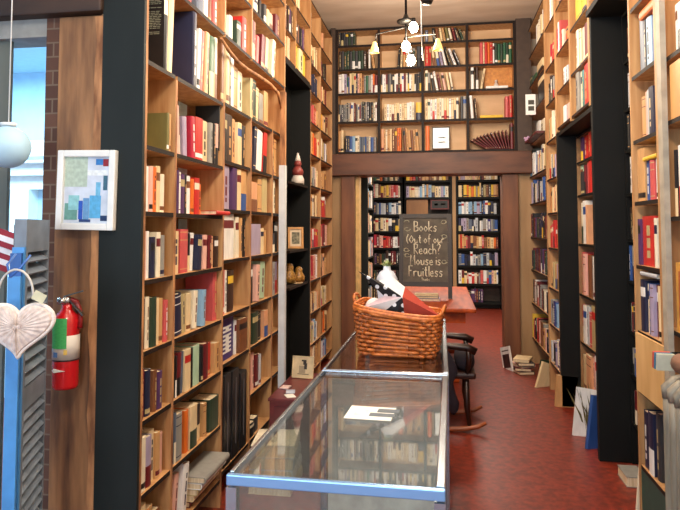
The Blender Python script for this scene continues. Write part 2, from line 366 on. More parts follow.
LR(1.33, 4, b2, 'cream 176.5 183 231; rose 184 191.5 229; black 192 194.5 233; white 195 198.5 233 5; navy 199 203.5 235 5; pink 205 209.5 235 3; maroon 210 213 235; peach 213.3 217 236; darkbrown 217.3 221 236')
LR(1.03, 5, b2, 'ivory 176.5 178 292; navy 179 187 294 -4; khaki 187.5 191.5 294 -3; cream 192 196.5 293; ivory 197 201.5 291 5; lightblue 203 207.5 290 4; rose 217.5 221.5 272')
LR(.74, 6, b2, 'brown 176.5 178.5 357; black 178.5 180 356; maroon 180.5 184 353 3; slate 184.5 187 352 3; cream 187.5 193.5 349; black 194 196 348; mint 196.5 202.5 345; black 203 205 346; maroon 205.5 210.5 343; red 211 216 343; tan 216.5 221.5 342')
LR(.43, 7, b2, 'slate 176.5 178.5 413; grey 178.5 184.5 413; black 185 187.5 413; orange 188 191.5 410; cream 192.5 199.5 405; black 200.5 206 404; tan 207 210 403; darkgreen 211.5 220.5 397')
LR(.12, 8, b2, 'pink 177 182 476 7; white 183 189.5 466 9')
LR(2.27, 1, b3, 'brown 224.5 227.5 43; cream 227.5 230.5 47; darkbrown 230.5 233.5 50; white 233.5 237 58; tan 237.5 242 68; ivory 242 247 72')
LR(2.27, 1, b4, 'khaki 251.5 254 78; darkgreen 254 258 80; cream 258.5 262.5 88 6; grey 263 267 94; tan 267 271 92')
LR(1.94, 2, b3, 'black 224.5 230 113; darkbrown 230 236 115; tan 236 240 119; cream 240 244 123; black 245.5 249 126 4')
LR(1.94, 2, b4, 'khaki 251.5 256 121; navy 256.5 259 124 6; white 259.5 265.5 131 6; red 266.5 270.5 133 5')
LR(1.94, 2, b5, 'brown 273 276 138; tan 276 279.5 140')
LR(1.66, 3, b3, 'lilac 224.5 232.5 164; white 232.5 234 165; purple 234.5 239 166; cream 239.5 243.5 168; tan 243.5 249 167')
LR(1.66, 3, b4, 'brown 251.3 253 170; peach 253.5 261.5 182; tan 262 266 174; khaki 266 271 172')
LR(1.66, 3, b5, 'cream 273 276 178; ivory 276.5 279 180')
LR(1.365, 4, b3, 'white 225 238 213; ivory 239 242.5 217 -2; tan 242.5 245 218; black 245.5 247.5 218; maroon 248 249.8 222')
LR(1.365, 4, b4, 'rose 251.3 253.5 223; lilac 253.5 264.5 224; cream 264.5 267.5 228; tan 267.5 270.5 230')
LR(1.365, 4, b5, 'black 272.8 276.5 233; black 277.5 281 222 4')
LR(1.045, 5, b3, 'rose 224.5 228.5 270; white 229 232 270; darkbrown 233 238.5 270')
LR(1.045, 5, b4, 'black 251.5 256 264; pink 257 261 265 4; mint 263.5 269 262 4')
LR(1.045, 5, b5, 'grey 273 276.5 262; lilac 276.5 281 262')
LR(.765, 6, b3, 'violet 224.5 238.5 318; white 239 240.5 320; brown 241 249 318')
LR(.765, 6, b4, 'darkgreen 255 260.5 312; black 260.5 264.5 312; peach 266.5 270 310')
LR(.765, 6, b5, 'tan 273 277 300')
LR(.45, 7, b4, 'rose 252 255 355; pink 255.5 258 353; maroon 258.5 261.5 354; silver 261.8 263.5 354')
LR(.15, 8, b4, 'black 251.5 256 430; charcoal 256.5 261 428')
# upper run
u2, u3, u4 = 'upper shelves above second bay', 'upper shelves above third bay', 'upper shelves above fourth bay'
LR(2.66, 1, u2, 'yellow 180 183 -25; green 183.5 185 -22; black 185.5 188.5 -20; cream 189 194 -18; slate 201 208 -15; white 208.5 212 -10; brown 212 216 -8; rose 216.5 221 -6', depth=.19)
LR(2.66, 2, u3, 'white 233.5 237 16; darkgreen 238.5 243 22; red 244.5 249 18', depth=.19)
LR(2.66, 2, u4, 'maroon 252 256 20; pink 256.3 258.5 22; rose 260 263 36 5; maroon 263.5 268 36 6; cream 269 272.5 38 8; ivory 274 277.5 40 8', depth=.19)
LR(2.99, 1, u3, 'rose 243.5 246 -18; blue 246.5 249 -10', depth=.19)
LR(2.99, 1, u4, 'cream 251 254 -15; ivory 255 258 -8; white 258.5 262 -2; black 262.5 265 0 4; charcoal 266.5 269 5; cream 269.5 272 10; pink 272.5 276 14; maroon 277 281 16', depth=.19)

# --- left wall, over and beyond the doorway
fs = [dN, along('L', XF, 295)[0], dFa]
ff = [dFa, along('L', XF, 320.5)[0], 7.33]
ZF = [.10, .37, .69, 1.02, 1.35, 1.67, 1.98, 2.30, 2.62, 2.93, 3.21, 3.52]
bookcase('honey pine shelves spanning the wall over the black doorway', 'L', XF, [(fs[0], fs[1], [2.995, 3.24, 3.55], 3.84), (fs[1], fs[2], [2.995, 3.24, 3.55], 3.84)], .2, (PINE, EDGEB, PINEB), zb=2.972, uz=PINE)
bookcase('narrow pine bookcase in the corner between the black doorway and back wall', 'L', XF, [(ff[0] + .024, ff[1], ZF, 3.84), (ff[1], ff[2], ZF, 3.84)], .2, (PINE, EDGEB, PINEB), uz=PINE)
o1, o2 = 'shelves over black doorway', 'shelves over doorway, farther half'
for z, k in ((3.55, 1), (3.24, 2), (2.995, 3)):
    pal = {1: 'pale', 2: 'dark', 3: 'warm'}[k]
    if k != 1: auto('L', XF, z, rl(k, o1), 286 if k == 3 else 281, 293, pal, .17, .25, wm=.045)
    else: auto('L', XF, z, rl(k, o1), 286, 290, pal, .12, .2, wm=.05)
    if k == 3: row('L', XF, z, rl(k, o2), 'yellow 296 300 40; cream 300 304 44; yellow 304 307.5 50')
    else: auto('L', XF, z, rl(k, o2), 296.5, 303 if k == 1 else 308, pal if k != 2 else 'dark', .16, .26, wm=.04)
c1, c2 = 'corner case past doorway, first column', 'corner case past doorway, second column'
pl = ['pale', 'tanp', 'dark', 'warm', 'warm', 'light', 'tanp', 'red', 'red', 'tanp', 'light', 'tanp', 'cool', 'warm']
for k, z in enumerate(sorted(ZF, reverse=True)):
    if k in (0,):
        auto('L', XF, z, rl(k + 1, c1), 311.5, 314.5, 'pale', .2, .24, wm=.06); auto('L', XF, z, rl(k + 1, c2), 321.5, 325, 'tanp', .18, .24, wm=.06); continue
    auto('L', XF, z, rl(k + 1, c1), 311, 319.8, pl[k], .17, .25, wm=.042, wv=.015)
    auto('L', XF, z, rl(k + 1, c2), 321.2, 328.2, pl[k + 1], .17, .25, wm=.045, wv=.015)

# --- back wall shelves over the doorway
bpx = (337, 379.5, 423.5, 469, 517)
bs = [along('B', YB - .02, p)[0] for p in bpx]
ZK = [2.465, 2.83, 3.17, 3.46, 3.745]
bookcase('wide pine bookcase with dark frame set on the beam over the doorway', 'B', YB - .02, [(bs[i], bs[i + 1], ZK, 3.94) for i in range(4)], .22, (PINE, EDGE, mat('pale_back', (216, 178, 134), .6, rgb2=(200, 160, 116), scale=(2, 9, 9))), zb=2.443, uz=EDGE, ut=.03, st=.028)
struct('trim_27', -1.3, bs[0] - .02, YB - .02, YB + .1, 2.443, CZ, mat('dark_corner_board', (74, 56, 44), .6)); struct('trim_28', bs[4] + .02, 1.06, YB - .02, YB + .1, 2.443, CZ, mat('dark_corner_board', (74, 56, 44)))
def bn(i): return 'case over the beam, %s column' % ordw(i)
def BR(z, k, i, x0, x1, pal, h0, h1, **kw): auto('B', YB - .02, z, rl(k, bn(i)), x0, x1, pal, h0, h1, depth=.21, **kw)
BR(3.745, 1, 1, 338, 356, 'darkgreen charcoal black darkgreen', .19, .2, wm=.03, wv=.003)
BR(3.745, 1, 3, 425, 428, 'slate slate', .14, .15); row('B', YB - .02, 3.745, rl(1, bn(3)), 'black 433 436 26 -6; brown 436.5 439.5 26 -6; cream 440.5 443 25 -8; tan 443.5 446 25 -10; olive 447 449.5 25 -10; ivory 450.5 453 26 -12; maroon 454 456.5 26 -12; charcoal 457.5 460 27 -16; darkgreen 462 464.5 28 -18', depth=.2)
BR(3.46, 2, 1, 338, 368, 'darkgreen charcoal darkbrown darkgreen', .22, .23, wm=.034, wv=.003); row('B', YB - .02, 3.46, rl(2, bn(1)), 'white 368.3 370 49; tan 372.5 375 52 -8', depth=.2)
row('B', YB - .02, 3.46, rl(2, bn(2)), 'black 397 399 48 4; cream 400 402 47 3; tan 403 405.5 48; ivory 406 408.5 47; white 409 412 47; grey 412.5 415 48; charcoal 417 421.5 46', depth=.2)
row('B', YB - .02, 3.46, rl(2, bn(3)), 'red 425 429 46; red 429.3 431 46; cream 433 435.5 46 -6; ivory 437 440 47 -8; lilac 441 443.5 47 -10; white 444.5 447 47 -12; black 449 451.5 46 -16; white 454 456.5 47 -20; charcoal 458.5 461 48 -22', depth=.2)
row('B', YB - .02, 3.46, rl(2, bn(4)), 'rose 480 483 42; cream 483.2 484.6 42; red 484.8 487.5 42; orange 487.7 489.8 42; red 490 492.8 42; white 493 494.4 43; darkgreen 495 497.6 43; green 497.8 500.4 43; darkgreen 500.6 503.2 43; green 503.4 506 42; darkgreen 506.2 508.8 42; green 509 511.6 42', depth=.2)
BR(3.17, 3, 1, 338, 378, 'mix', .19, .25); BR(3.17, 3, 2, 381, 422, 'bw', .2, .24, wm=.02, wv=.008)
row('B', YB - .02, 3.17, rl(3, bn(3)), 'ivory 425 428 70; grey 428.5 431 72 -4; black 432.5 435 72 -8; white 436 438.5 71 -10; maroon 439.5 442 72 -10; pink 444 446.5 72 -10; cream 448 450.5 72 -9; ivory 451.5 453.5 72 -9', depth=.2)
row('B', YB - .02, 3.17, rl(3, bn(4)), 'white 471 474 66; darkbrown 476 478.5 66; cream 480 482.5 68 10', depth=.2)
BR(2.83, 4, 1, 338, 378, 'bw', .2, .24, wm=.02, wv=.008); BR(2.83, 4, 2, 384, 415, 'pale', .2, .22, wm=.03, wv=.002); row('B', YB - .02, 2.83, rl(4, bn(2)), 'yellow 416 421.5 102', depth=.2)
BR(2.83, 4, 3, 425, 460.5, 'pale', .25, .255, wm=.028, wv=.002); row('B', YB - .02, 2.83, rl(4, bn(3)), 'charcoal 461 463.5 96; grey 463.8 467 96', depth=.2)
row('B', YB - .02, 2.83, rl(4, bn(4)), 'white 471 474 95 -4; darkbrown 475.5 477.5 98 -4; rose 505.5 508.8 96; red 509.2 512.5 95', depth=.2)
BR(2.465, 5, 1, 338, 344, 'tan cream', .26, .28, wm=.03); BR(2.465, 5, 1, 345, 378, 'cool', .17, .2); BR(2.465, 5, 2, 381, 403, 'tanp', .26, .28); BR(2.465, 5, 2, 404, 421, 'tanp', .25, .28, wm=.03, wv=.003, lean=-4)
row('B', YB - .02, 2.465, rl(5, bn(3)), 'orange 425.5 429.5 126', depth=.2)
for i in range(11):           # fanned set of burgundy volumes
    ROWN[rl(5, bn(4))] = ROWN.get(rl(5, bn(4)), 0) + 1
    px = 488 + i * 2.15; a = -60 + i * 5.2
    book('B', YB - .02, along('B', YB - .02, px, 145)[0], .012, .225, ZC('B', YB - .02, 2.465) + .001, 'maroon', -a * .0 + a, row=rl(5, bn(4)), order=ROWN[rl(5, bn(4))], style=2, depth=.2)
row('B', YB - .02, 2.465, rl(5, bn(4)), 'maroon 510.5 513.5 123', depth=.2)

# --- right wall, far block
rs = [along('R', XG, p)[0] for p in (527, 547.5, 558.5)]; rs[2] = Y2 + .013
ZR = [.33, .72, 1.09, 1.45, 1.82, 2.12, 2.48, 2.80, 3.10, 3.42, 3.73]
ZR2 = [.30, .66, 1.0, 1.37, 1.69, 2.0, 2.35, 2.69, 3.02, 3.4]
bookcase('tall pine bookcase between the back wall and black alcove frame', 'R', XG, [(rs[2], rs[1], ZR2, 3.92), (rs[1], rs[0], ZR, 3.92)], .24, (PINE, EDGEB, PINEB), uz=PINE, ut=.05, uw=[.022, .05, .03])
ra = [Y1 + .06, along('R', XG, 569, 20)[0], Y2 - .03]
bookcase('pine shelves spanning the wall over the tall black alcove', 'R', XG, [(ra[0], ra[1], [2.40, 2.71, 3.05, 3.4], 3.92), (ra[1], ra[2], [2.40, 2.70, 3.02, 3.4], 3.92)], .24, (PINE, EDGEB, PINEB), zb=2.365, uz=PINE, ut=.05)
d1, d2, d3, d4 = 'tall case before back wall, far column', 'tall case before back wall, near column', 'shelves over alcove, far half', 'shelves over alcove, near half'
def RR(xp, z, k, bay, t, **kw): row('R', xp, z, rl(k, bay), t, **kw)
for k, z in enumerate(sorted(ZR, reverse=True)):
    if k < 2:
        if k == 1: auto('R', XG, z, rl(k + 1, d1), 534, 543, 'pale', .22, .25, wm=.06)
        continue
    if k in (2, 3, 4): continue
    auto('R', XG, z, rl(k + 1, d1), 528, 546.5, {5: 'light', 6: 'cool', 7: 'dark', 8: 'dark', 9: 'bw', 10: 'mix'}.get(k, 'mix'), .2, .27, wm=.042, depth=.23)
RR(XG, 3.10, 3, d1, 'darkgreen 528 531 78; green 531.5 534 76; cream 535 541 62 ')
RR(XG, 2.80, 4, d1, 'black 536.5 543 74')
RR(XG, 2.48, 5, d1, 'white 534 537 122; ivory 537.5 541.5 120')
for k, z in enumerate(sorted(ZR2, reverse=True)):
    auto('R', XG, z, rl(k + 1, d2), 549.5, 559, ['light', 'red', 'bw', 'light', 'light', 'warm', 'red', 'light', 'cool', 'cool'][k], .2, .27, wm=.05, depth=.23)
RR(XG, 3.02, 2, d3, 'ivory 560 561.5 30; crimson 562 564.5 28; orange 565 566.8 27; red 567 569 25')
RR(XG, 2.70, 3, d3, 'white 560 562.5 68; silver 563 565 66; lightblue 565.3 567.2 64; white 567.4 569.4 62')
RR(XG, 2.40, 4, d3, 'white 560 563 106; lilac 563.3 565.8 104; pink 566 569.5 103')
RR(XG, 3.4, 1, d3, 'ivory 560 563.5 -4; cream 564 566.8 -8; white 567 569.4 -10')
RR(XG, 3.05, 1, d4, 'yellow 576.5 583 -18; yellow 583.3 588 -22; cream 588.2 591 -24')
RR(XG, 2.71, 2, d4, 'ivory 574.5 577 30; cream 577.3 579.5 28; pink 580 583 26; maroon 583.5 587.5 20; purple 587.8 591 18')
RR(XG, 2.40, 3, d4, 'grey 574.5 577.5 73; ivory 577.8 579.5 72; teal 580 582 70; red 583 587.5 62; rose 587.8 591 60')
# --- alcove 2 (recessed shelves)
ZQ = [.2, .6, 1.0, 1.42, 1.824, 2.1]
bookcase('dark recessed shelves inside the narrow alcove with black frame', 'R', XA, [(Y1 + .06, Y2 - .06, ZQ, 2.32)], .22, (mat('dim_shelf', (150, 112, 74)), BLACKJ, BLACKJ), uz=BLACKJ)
e1 = 'recess between the black panels'
RR(XA, 2.1, 1, e1, 'purple 578.5 580.5 120; red 581 584 122; orange 584.5 587 124; red 587.3 590 124; brown 590.3 594 122')
RR(XA, 1.824, 2, e1, 'mint 576.8 578.8 157; charcoal 579 582.5 172; maroon 582.8 584 165; rose 584.3 586.5 160; red 586.8 589 160; pink 589.3 592 160')
RR(XA, 1.42, 3, e1, 'ivory 576.8 579 203; white 579.3 582.5 201; peach 582.8 584.5 205')
RR(XA, 1.0, 4, e1, 'rose 579 581.5 252; pink 581.8 584 254; red 584.3 586.3 254; brown 586.6 589 255; grey 589.3 591 256; white 591.3 594.5 257')
RR(XA, .6, 5, e1, 'red 579 580.5 304; white 580.8 584 305; silver 584.3 586.5 306; rose 586.8 589 312; khaki 589.3 595 306')
RR(XA, .2, 6, e1, 'cream 577.5 581 352; peach 581.3 586 352; pink 586.3 588 352; navy 588.3 591 354; white 591.5 594.5 352 -6')
# --- alcove 1 (recess beside the radiator bookcase)
ZP = [.25, .57, .86, 1.2, 1.475, 1.78, 2.07, 2.34, 2.66]
bookcase('black shelves set back between the wide black panel and radiator case', 'R', XB, [(3.47, Y1 - .005, ZP, 2.98)], .13, (BLACKJ, BLACKJ, BLACKJ), uz=BLACKJ)
g1 = 'black shelves behind wide black panel'
for k, z in enumerate(sorted(ZP, reverse=True)):
    auto('R', XB, z, rl(k + 1, g1), 625, 640, ['tanp', 'cool', 'cool', 'light', 'dark', 'cool', 'bw', 'cool', 'mix'][k], .17, .24, wm=.036, wv=.012, depth=.13)
# --- right wall, near bookcase behind the radiator
nr = [2.35, along('R', XR, 661)[0], 3.45]
ZN = [.32, .715, 1.02, 1.36, 1.685, 2.0, 2.33, 2.68]; ZN0 = [.32, .75, 1.1, 1.6, 2.02, 2.3]
bookcase('pine bookcase on a dark green plinth behind the radiator', 'R', XR, [(nr[0], nr[1], ZN0, 3.0), (nr[1], nr[2], ZN, 3.0)], .22, (PINE, EDGE, PINEB), uz=PINE, ut=.05, plinth=(.299, GREENP), uw=[.05, .05, .018])
h1, h2 = 'bay behind the radiator', 'pale bay above the radiator'
RR(XR, 2.33, 1, h1, 'slate 634.5 640 16; charcoal 640.3 642 20; lightblue 642.3 648 17; crimson 648.5 654 14; pink 654.3 656 14')
RR(XR, 2.0, 2, h1, 'tan 636 639.5 97; pink 640 643 92; silver 643.5 646 90; navy 646.3 651 87; white 651.5 655.8 88')
RR(XR, 1.685, 3, h1, 'tan 634.5 642 149; blue 642.5 647 160; rose 647.5 652 160; white 652.5 656.3 158')
RR(XR, 1.36, 4, h1, 'purple 635 637 219; red 637.5 651.5 216; ivory 652 654.5 218; navy 655 657.5 217')
RR(XR, 1.02, 5, h1, 'navy 635 639.5 279; ivory 640 643.5 283; blue 644 646 283; lilac 646.3 649 284; maroon 649.3 655 285; cream 655.3 658 286')
RR(XR, .32, 7, h1, 'navy 641 646 411; navy 646.3 651.5 412; charcoal 652 656 413')
RR(XR, 2.3, 1, h2, 'white 667.5 674 4; silver 674.5 681 2; ivory 681.5 690 6')
RR(XR, 1.6, 3, h2, 'white 676 682 145; black 671.5 674 150; ivory 683 690 150')

# --- far room
def far_case(label, px0, px1, zs):
    s0 = along('B', YFAR, px0)[0]; s1 = along('B', YFAR, px1)[0]
    bookcase(label, 'B', YFAR, [(s0, s1, zs, 2.78)], .24, (BLACKJ, BLACKJ, mat('far_back', (52, 38, 30))), ut=.05, st=.04, uz=BLACKJ); return s0, s1
ZX = [.12, .48, .83, 1.16, 1.49, 1.82, 2.15, 2.48]
far_case('black bookcase against the far wall behind the white bust', 371, 403.5, ZX)
far_case('black bookcase against the far wall behind the chalkboard', 404, 452, ZX)
far_case('black bookcase against the far wall right of the chalkboard', 456.5, 501.5, ZX)
struct('trim_29', along('B', YFAR, 452.6)[0], along('B', YFAR, 456)[0], YFAR - .02, YFAR + .1, 0, 2.78, TANTRIM)
q1, q2, q3 = 'far case behind white bust', 'far case behind chalkboard', 'far case right of chalkboard'
for k, z in enumerate(sorted(ZX, reverse=True)):
    P1 = ['mix', 'warm', 'cool', 'bw', 'red', 'dark', 'dark', 'dark'][k]; P3 = ['light', 'mix', 'cool', 'cool', 'warm', 'cool', 'mix', 'dark'][k]
    auto('B', YFAR, z, rl(k + 1, q1), 373, 402, P1, .21, .27, wm=.05, wv=.02)
    if k < 2: auto('B', YFAR, z, rl(k + 1, q2), 406, 450.5, 'light' if k else 'warm', .2, .27, wm=.05, wv=.02)
    elif k > 2: auto('B', YFAR, z, rl(k + 1, q2), 443, 450.5, 'mix', .2, .26, wm=.05, wv=.02)
    auto('B', YFAR, z, rl(k + 1, q3), 458.5, 484 if k == 7 else 499, P3, .2, .27, wm=.045, wv=.018)
# side case in the far room, with its black end panel
rt, pt = bookcase('low angled row of shelves with black end panel inside the far room', 'L', XS, [(8.06, 8.75, ZX, 2.78)], .18, (BLACKJ, BLACKJ, BLACKJ), uz=BLACKJ)
pt('end_panel', 8.02, 8.045, -.18, .0, 0, 2.78, BLACKP)
for k, z in enumerate(sorted(ZX, reverse=True)): auto('L', XS, z, rl(k + 1, 'side case within far room'), 8.09, 8.73, 'light', .2, .27, wm=.045, px=False, depth=.17)

# ------------------------------------------------------------------ other flat-lying books
FLAT = []
def flat_book(x, y, z, lx, ly, h, c, label, rz=0, tilt=(0, 0), cat='book', group=None, style=0):
    """A closed book lying on its side; lx across, ly along the spine."""
    FLAT.append((x, y, z, lx, ly, h, c, label, rz, tilt, group, style))

# ------------------------------------------------------------------ glass showcases
SKYSHEEN = mat('blue_sheen_rail', (132, 176, 226), .25, metal=.5, noise=0)  # blue daylight reflection is painted into the front rail's colour
def showcase(y0, y1, xa, xb, H, label, rz=0, dim=False):
    cx, cy = (xa + xb) / 2, (y0 + y1) / 2; hx, hy = (xb - xa) / 2, (y1 - y0) / 2
    t = empty('display_case', (cx, cy, 0), rz, label, 'display case', 'glass counter display cases')
    bm = BM(); box(bm, -hx, hx, -hy, hy, 0, .14, bevel=.004); new_obj('base', bm, mat('case_base', (58, 60, 78), .5), t)
    bm = BM(); box(bm, -hx + .028, hx - .028, -hy + .028, hy - .028, .141, .3, bevel=.004); new_obj('deck', bm, GLASSOLIVE, t)
    r = .013
    for sx in (-1, 1):
        for sy in (-1, 1):
            bm = BM(); x, y = sx * (hx - r), sy * (hy - r); box(bm, x - r, x + r, y - r, y + r, .141, H - .03); new_obj('post', bm, CHROME, t)
    for sy in (-1, 1):
        bm = BM(); y = sy * (hy - .008); box(bm, -hx, hx, y - .008, y + .008, H - .026, H, bevel=.003); new_obj('end_rail', bm, SKYSHEEN if dim and sy < 0 else CHROME, t)
    for sx in (-1, 1):
        bm = BM(); q = .011 if sx > 0 else .006; x = sx * (hx - q); box(bm, x - q, x + q, -hy + .0265, hy - .0265, H - .03, H, bevel=.003); new_obj('side_rail', bm, CHROME, t)
    if dim:
        bm = BM(); box(bm, -hx + .03, hx - .03, hy - .027, hy - .019, .3, H - .03); new_obj('end_panel', bm, mat('case_end_grey', (190, 188, 184), .6), t)
    return t, hx, hy
def showcase_glass(t, hx, hy, H):
    def pane(nm, *a):
        bm = BM(); box(bm, *a); return new_obj(nm, bm, GLASS, t)
    pane('top_pane', -hx + .0225, hx - .0225, -hy + .0265, hy - .0265, H - .009, H - .003)
    for s in (-1, 1):
        y = s * (hy - .013); pane('end_pane', -hx + .0265, hx - .0265, y - .002, y + .002, .161, H - .031)
        x = s * (hx - .011); pane('side_pane', x - .002, x + .002, -hy + .0265, hy - .0265, .161, H - .031)
HC = .95
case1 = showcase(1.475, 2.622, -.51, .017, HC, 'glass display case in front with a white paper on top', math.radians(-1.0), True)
case2 = showcase(2.628, 4.2, -.50, .03, HC, 'glass display case farther back with the wicker basket on top')
# things on the glass
bm = BM(); box(bm, -.075, .075, -.07, .07, 0, .0012); box(bm, .0, .08, -.035, .0, .0013, .0022, 1); box(bm, .02, .09, .01, .05, .0013, .0022, 1); box(bm, -.05, -.01, -.03, .03, .0013, .002, 2)
p = at(369, 410, 2.2)
pa = .6 / ((410 - HY) / F); dx, dy = ray(370)
tag(new_obj('paper_sheet', bm, [PAPER, mat('print_slate', (86, 100, 112)), mat('print_pale', (214, 222, 236))], None, (dx * pa, dy * pa, HC + .0005), (0, 0, -.05)), 'white printed sheet lying on the front glass case', 'paper')

# basket on the second case
BKX, BKY = -.20, 3.06
def basket():
    t = empty('basket', (BKX, BKY, HC + .001), math.radians(-5), 'orange brown wicker basket holding folded fabric and a star', 'basket')
    hx, hy, H = .178, .14, .185
    def prof(s, k=0):                                   # rounded rectangle, s in 0..1
        a = 2 * PI * s; c, n = math.cos(a), math.sin(a); p = .36
        return math.copysign(abs(c) ** p, c), math.copysign(abs(n) ** p, n)
    N = 160
    def rimh(x): return H * (1.04 + .13 * (-x) + .05 * x * x)
    bm = BM()
    for r in range(11):
        f = (r + .5) / 11
        pts = []
        for i in range(N):
            x, y = prof(i / N); w = math.sin(2 * PI * 14 * i / N + PI * (r % 2)) * .007; g = 1 + .13 * f
            pts.append((x * (hx * g + w), y * (hy * g + w), rimh(x) * f))
        tube(bm, pts, .0082, 6, closed=True)
    for i in range(28):
        x, y = prof((i + .25) / 28); tube(bm, [(x * hx * .99, y * hy * .99, .004), (x * hx * 1.13, y * hy * 1.13, rimh(x))], .0045, 6, 1)
    new_obj('weave', bm, [WICKER, mat('wicker_dark', (146, 72, 28), .55)], t)
    bm = BM(); lathe(bm, [(0, .002), (1, .002), (1, .01), (0, .01)], seg=32, sx=hx * .96, sy=hy * .96); new_obj('bottom', bm, WICKER, t)
    bm = BM()
    for dz, rr in ((0, .011), (.012, .008)):
        tube(bm, [(prof(i / N)[0] * hx * 1.14, prof(i / N)[1] * hy * 1.14, rimh(prof(i / N)[0]) + dz) for i in range(N)], rr, 8, closed=True)
    new_obj('rim', bm, mat('wicker_rim', (214, 122, 50), .45, rgb2=(176, 88, 34), scale=(60, 60, 60)), t)
    for s in (-1, 1):
        bm = BM(); x = s * hx * 1.14; z = rimh(s)
        tube(bm, [(x, -.06, z), (x + s * .012, -.055, z + .03), (x + s * .016, -.03, z + .045), (x + s * .016, .03, z + .045), (x + s * .012, .055, z + .03), (x, .06, z)], .008, 8); new_obj('handle', bm, WICKER, t)
basket()
def dots_mat():
    m = bpy.data.materials.new('black_polka_dot'); m.use_nodes = True; nt = m.node_tree; b = nt.nodes['Principled BSDF']; b.inputs['Roughness'].default_value = .8
    tc = nt.nodes.new('ShaderNodeTexCoord'); v = nt.nodes.new('ShaderNodeTexVoronoi'); v.voronoi_dimensions = '2D'; v.inputs['Scale'].default_value = 24; v.inputs['Randomness'].default_value = .1
    sp = nt.nodes.new('ShaderNodeSeparateXYZ'); cb = nt.nodes.new('ShaderNodeCombineXYZ'); nt.links.new(tc.outputs['Object'], sp.inputs[0]); nt.links.new(sp.outputs['X'], cb.inputs['X']); nt.links.new(sp.outputs['Z'], cb.inputs['Y'])
    r = nt.nodes.new('ShaderNodeValToRGB'); r.color_ramp.interpolation = 'CONSTANT'; r.color_ramp.elements[0].color = (.85, .85, .85, 1); r.color_ramp.elements[1].color = (.012, .012, .014, 1); r.color_ramp.elements[1].position = .24
    nt.links.new(cb.outputs[0], v.inputs['Vector']); nt.links.new(v.outputs['Distance'], r.inputs[0]); nt.links.new(r.outputs[0], b.inputs['Base Color']); return m
DOTS = dots_mat(); FABW = mat('white_cotton', (234, 230, 226), .8, noise=.05); FABR = mat('brick_red_cotton', (178, 66, 48), .8, noise=.08); FABP = mat('pale_pink_cotton', (230, 200, 204), .8)
def star():
    Y = 2.985; c = at(403, 296, Y)
    tips = [(358, 271), (391, 276), (441, 317), (388, 336), (359, 309)]; ins = [(379, 281), (405, 287), (405, 320), (381, 314), (384, 296)]
    bm = BM(); cv = bm.verts.new(Vector((0, -.045, 0))); cb = bm.verts.new((0, .03, 0))
    T = [bm.verts.new(at(x, y, Y) - c) for x, y in tips]; I = [bm.verts.new(at(x, y, Y) - c) for x, y in ins]
    order = [(T[0], I[0], 0), (I[0], T[1], 1), (T[1], I[1], 1), (I[1], T[2], 2), (T[2], I[2], 2), (I[2], T[3], 0), (T[3], I[3], 0), (I[3], T[4], 1), (T[4], I[4], 3), (I[4], T[0], 0)]
    for a, b, m in order:
        bm.faces.new((cv, b, a)).material_index = m; bm.faces.new((cb, a, b)).material_index = 1
    bmesh.ops.recalc_face_normals(bm, faces=bm.faces)
    tag(new_obj('fabric_star', bm, [DOTS, FABW, FABR, FABP], None, c), 'padded fabric star with dotted black, white and red points in the basket', 'star')
star()
def cloth_lump(name, label, c, r, m, seed, flat=.6):
    bm = BM(); bmesh.ops.create_icosphere(bm, subdivisions=4, radius=1)
    rr = random.Random(seed); ks = [(Vector((rr.uniform(-1, 1), rr.uniform(-1, 1), rr.uniform(-1, 1))) * 4, rr.uniform(0, 6)) for _ in range(7)]
    for v in bm.verts:
        n = sum(math.sin(v.co.dot(k) + p) for k, p in ks) / 7; v.co *= 1 + .22 * n; v.co = Vector((v.co.x * r[0], v.co.y * r[1], v.co.z * r[2]))
    return tag(new_obj(name, bm, m, None, c, smooth=True), label, 'cloth')
cloth_lump('folded_cloth', 'crumpled white cloth at the handle end of the basket', (-.32, 3.08, HC + .19), (.05, .085, .062), FABW, 4)
cloth_lump('folded_cloth', 'brick red cloth filling the basket beneath the star', (-.13, 3.13, HC + .13), (.105, .085, .075), FABR, 9)
# white bust with greenery, standing on the table behind
bm = BM(); V = at(387, 300, 3.12)
lathe(bm, [(0, 0), (.045, 0), (.05, .02), (.052, .06), (.05, .085), (.038, .11), (.022, .125), (.018, .15), (.02, .158), (0, .158)], seg=28)
vz = zof(3.12 / ray(387)[1], 262) - .158
t = empty('bust_vase', (V.x, 3.12, HC + .012), label='pale blue white vase holding a green sprig standing in the basket', cat='vase')
bm.free(); bm = BM()
hh = zof(3.12 / ray(387)[1], 266) - (HC + .012)
lathe(bm, [(0, 0), (.04, 0), (.04, .06), (.045, hh - .16), (.054, hh - .09), (.052, hh - .06), (.036, hh - .03), (.02, hh - .02), (.018, hh), (.014, hh), (0, hh - .01)], seg=28)
new_obj('body', bm, mat('vase_white', (206, 214, 226), .35, noise=.04), t)
bm = BM(); rr = random.Random(5)
for i in range(26):
    a = rr.uniform(0, 2 * PI); e = rr.uniform(.2, 1.2); d = Vector((math.cos(a) * math.cos(e), math.sin(a) * math.cos(e), math.sin(e))); s = Vector((-math.sin(a), math.cos(a), 0)) * .008
    b0 = Vector((0, 0, hh - .005)); L = rr.uniform(.025, .05)
    vv = [bm.verts.new(b0), bm.verts.new(b0 + d * L * .5 + s), bm.verts.new(b0 + d * L), bm.verts.new(b0 + d * L * .5 - s)]; bm.faces.new(vv)
new_obj('sprig', bm, mat('leaf_green', (150, 164, 104), .6), t)

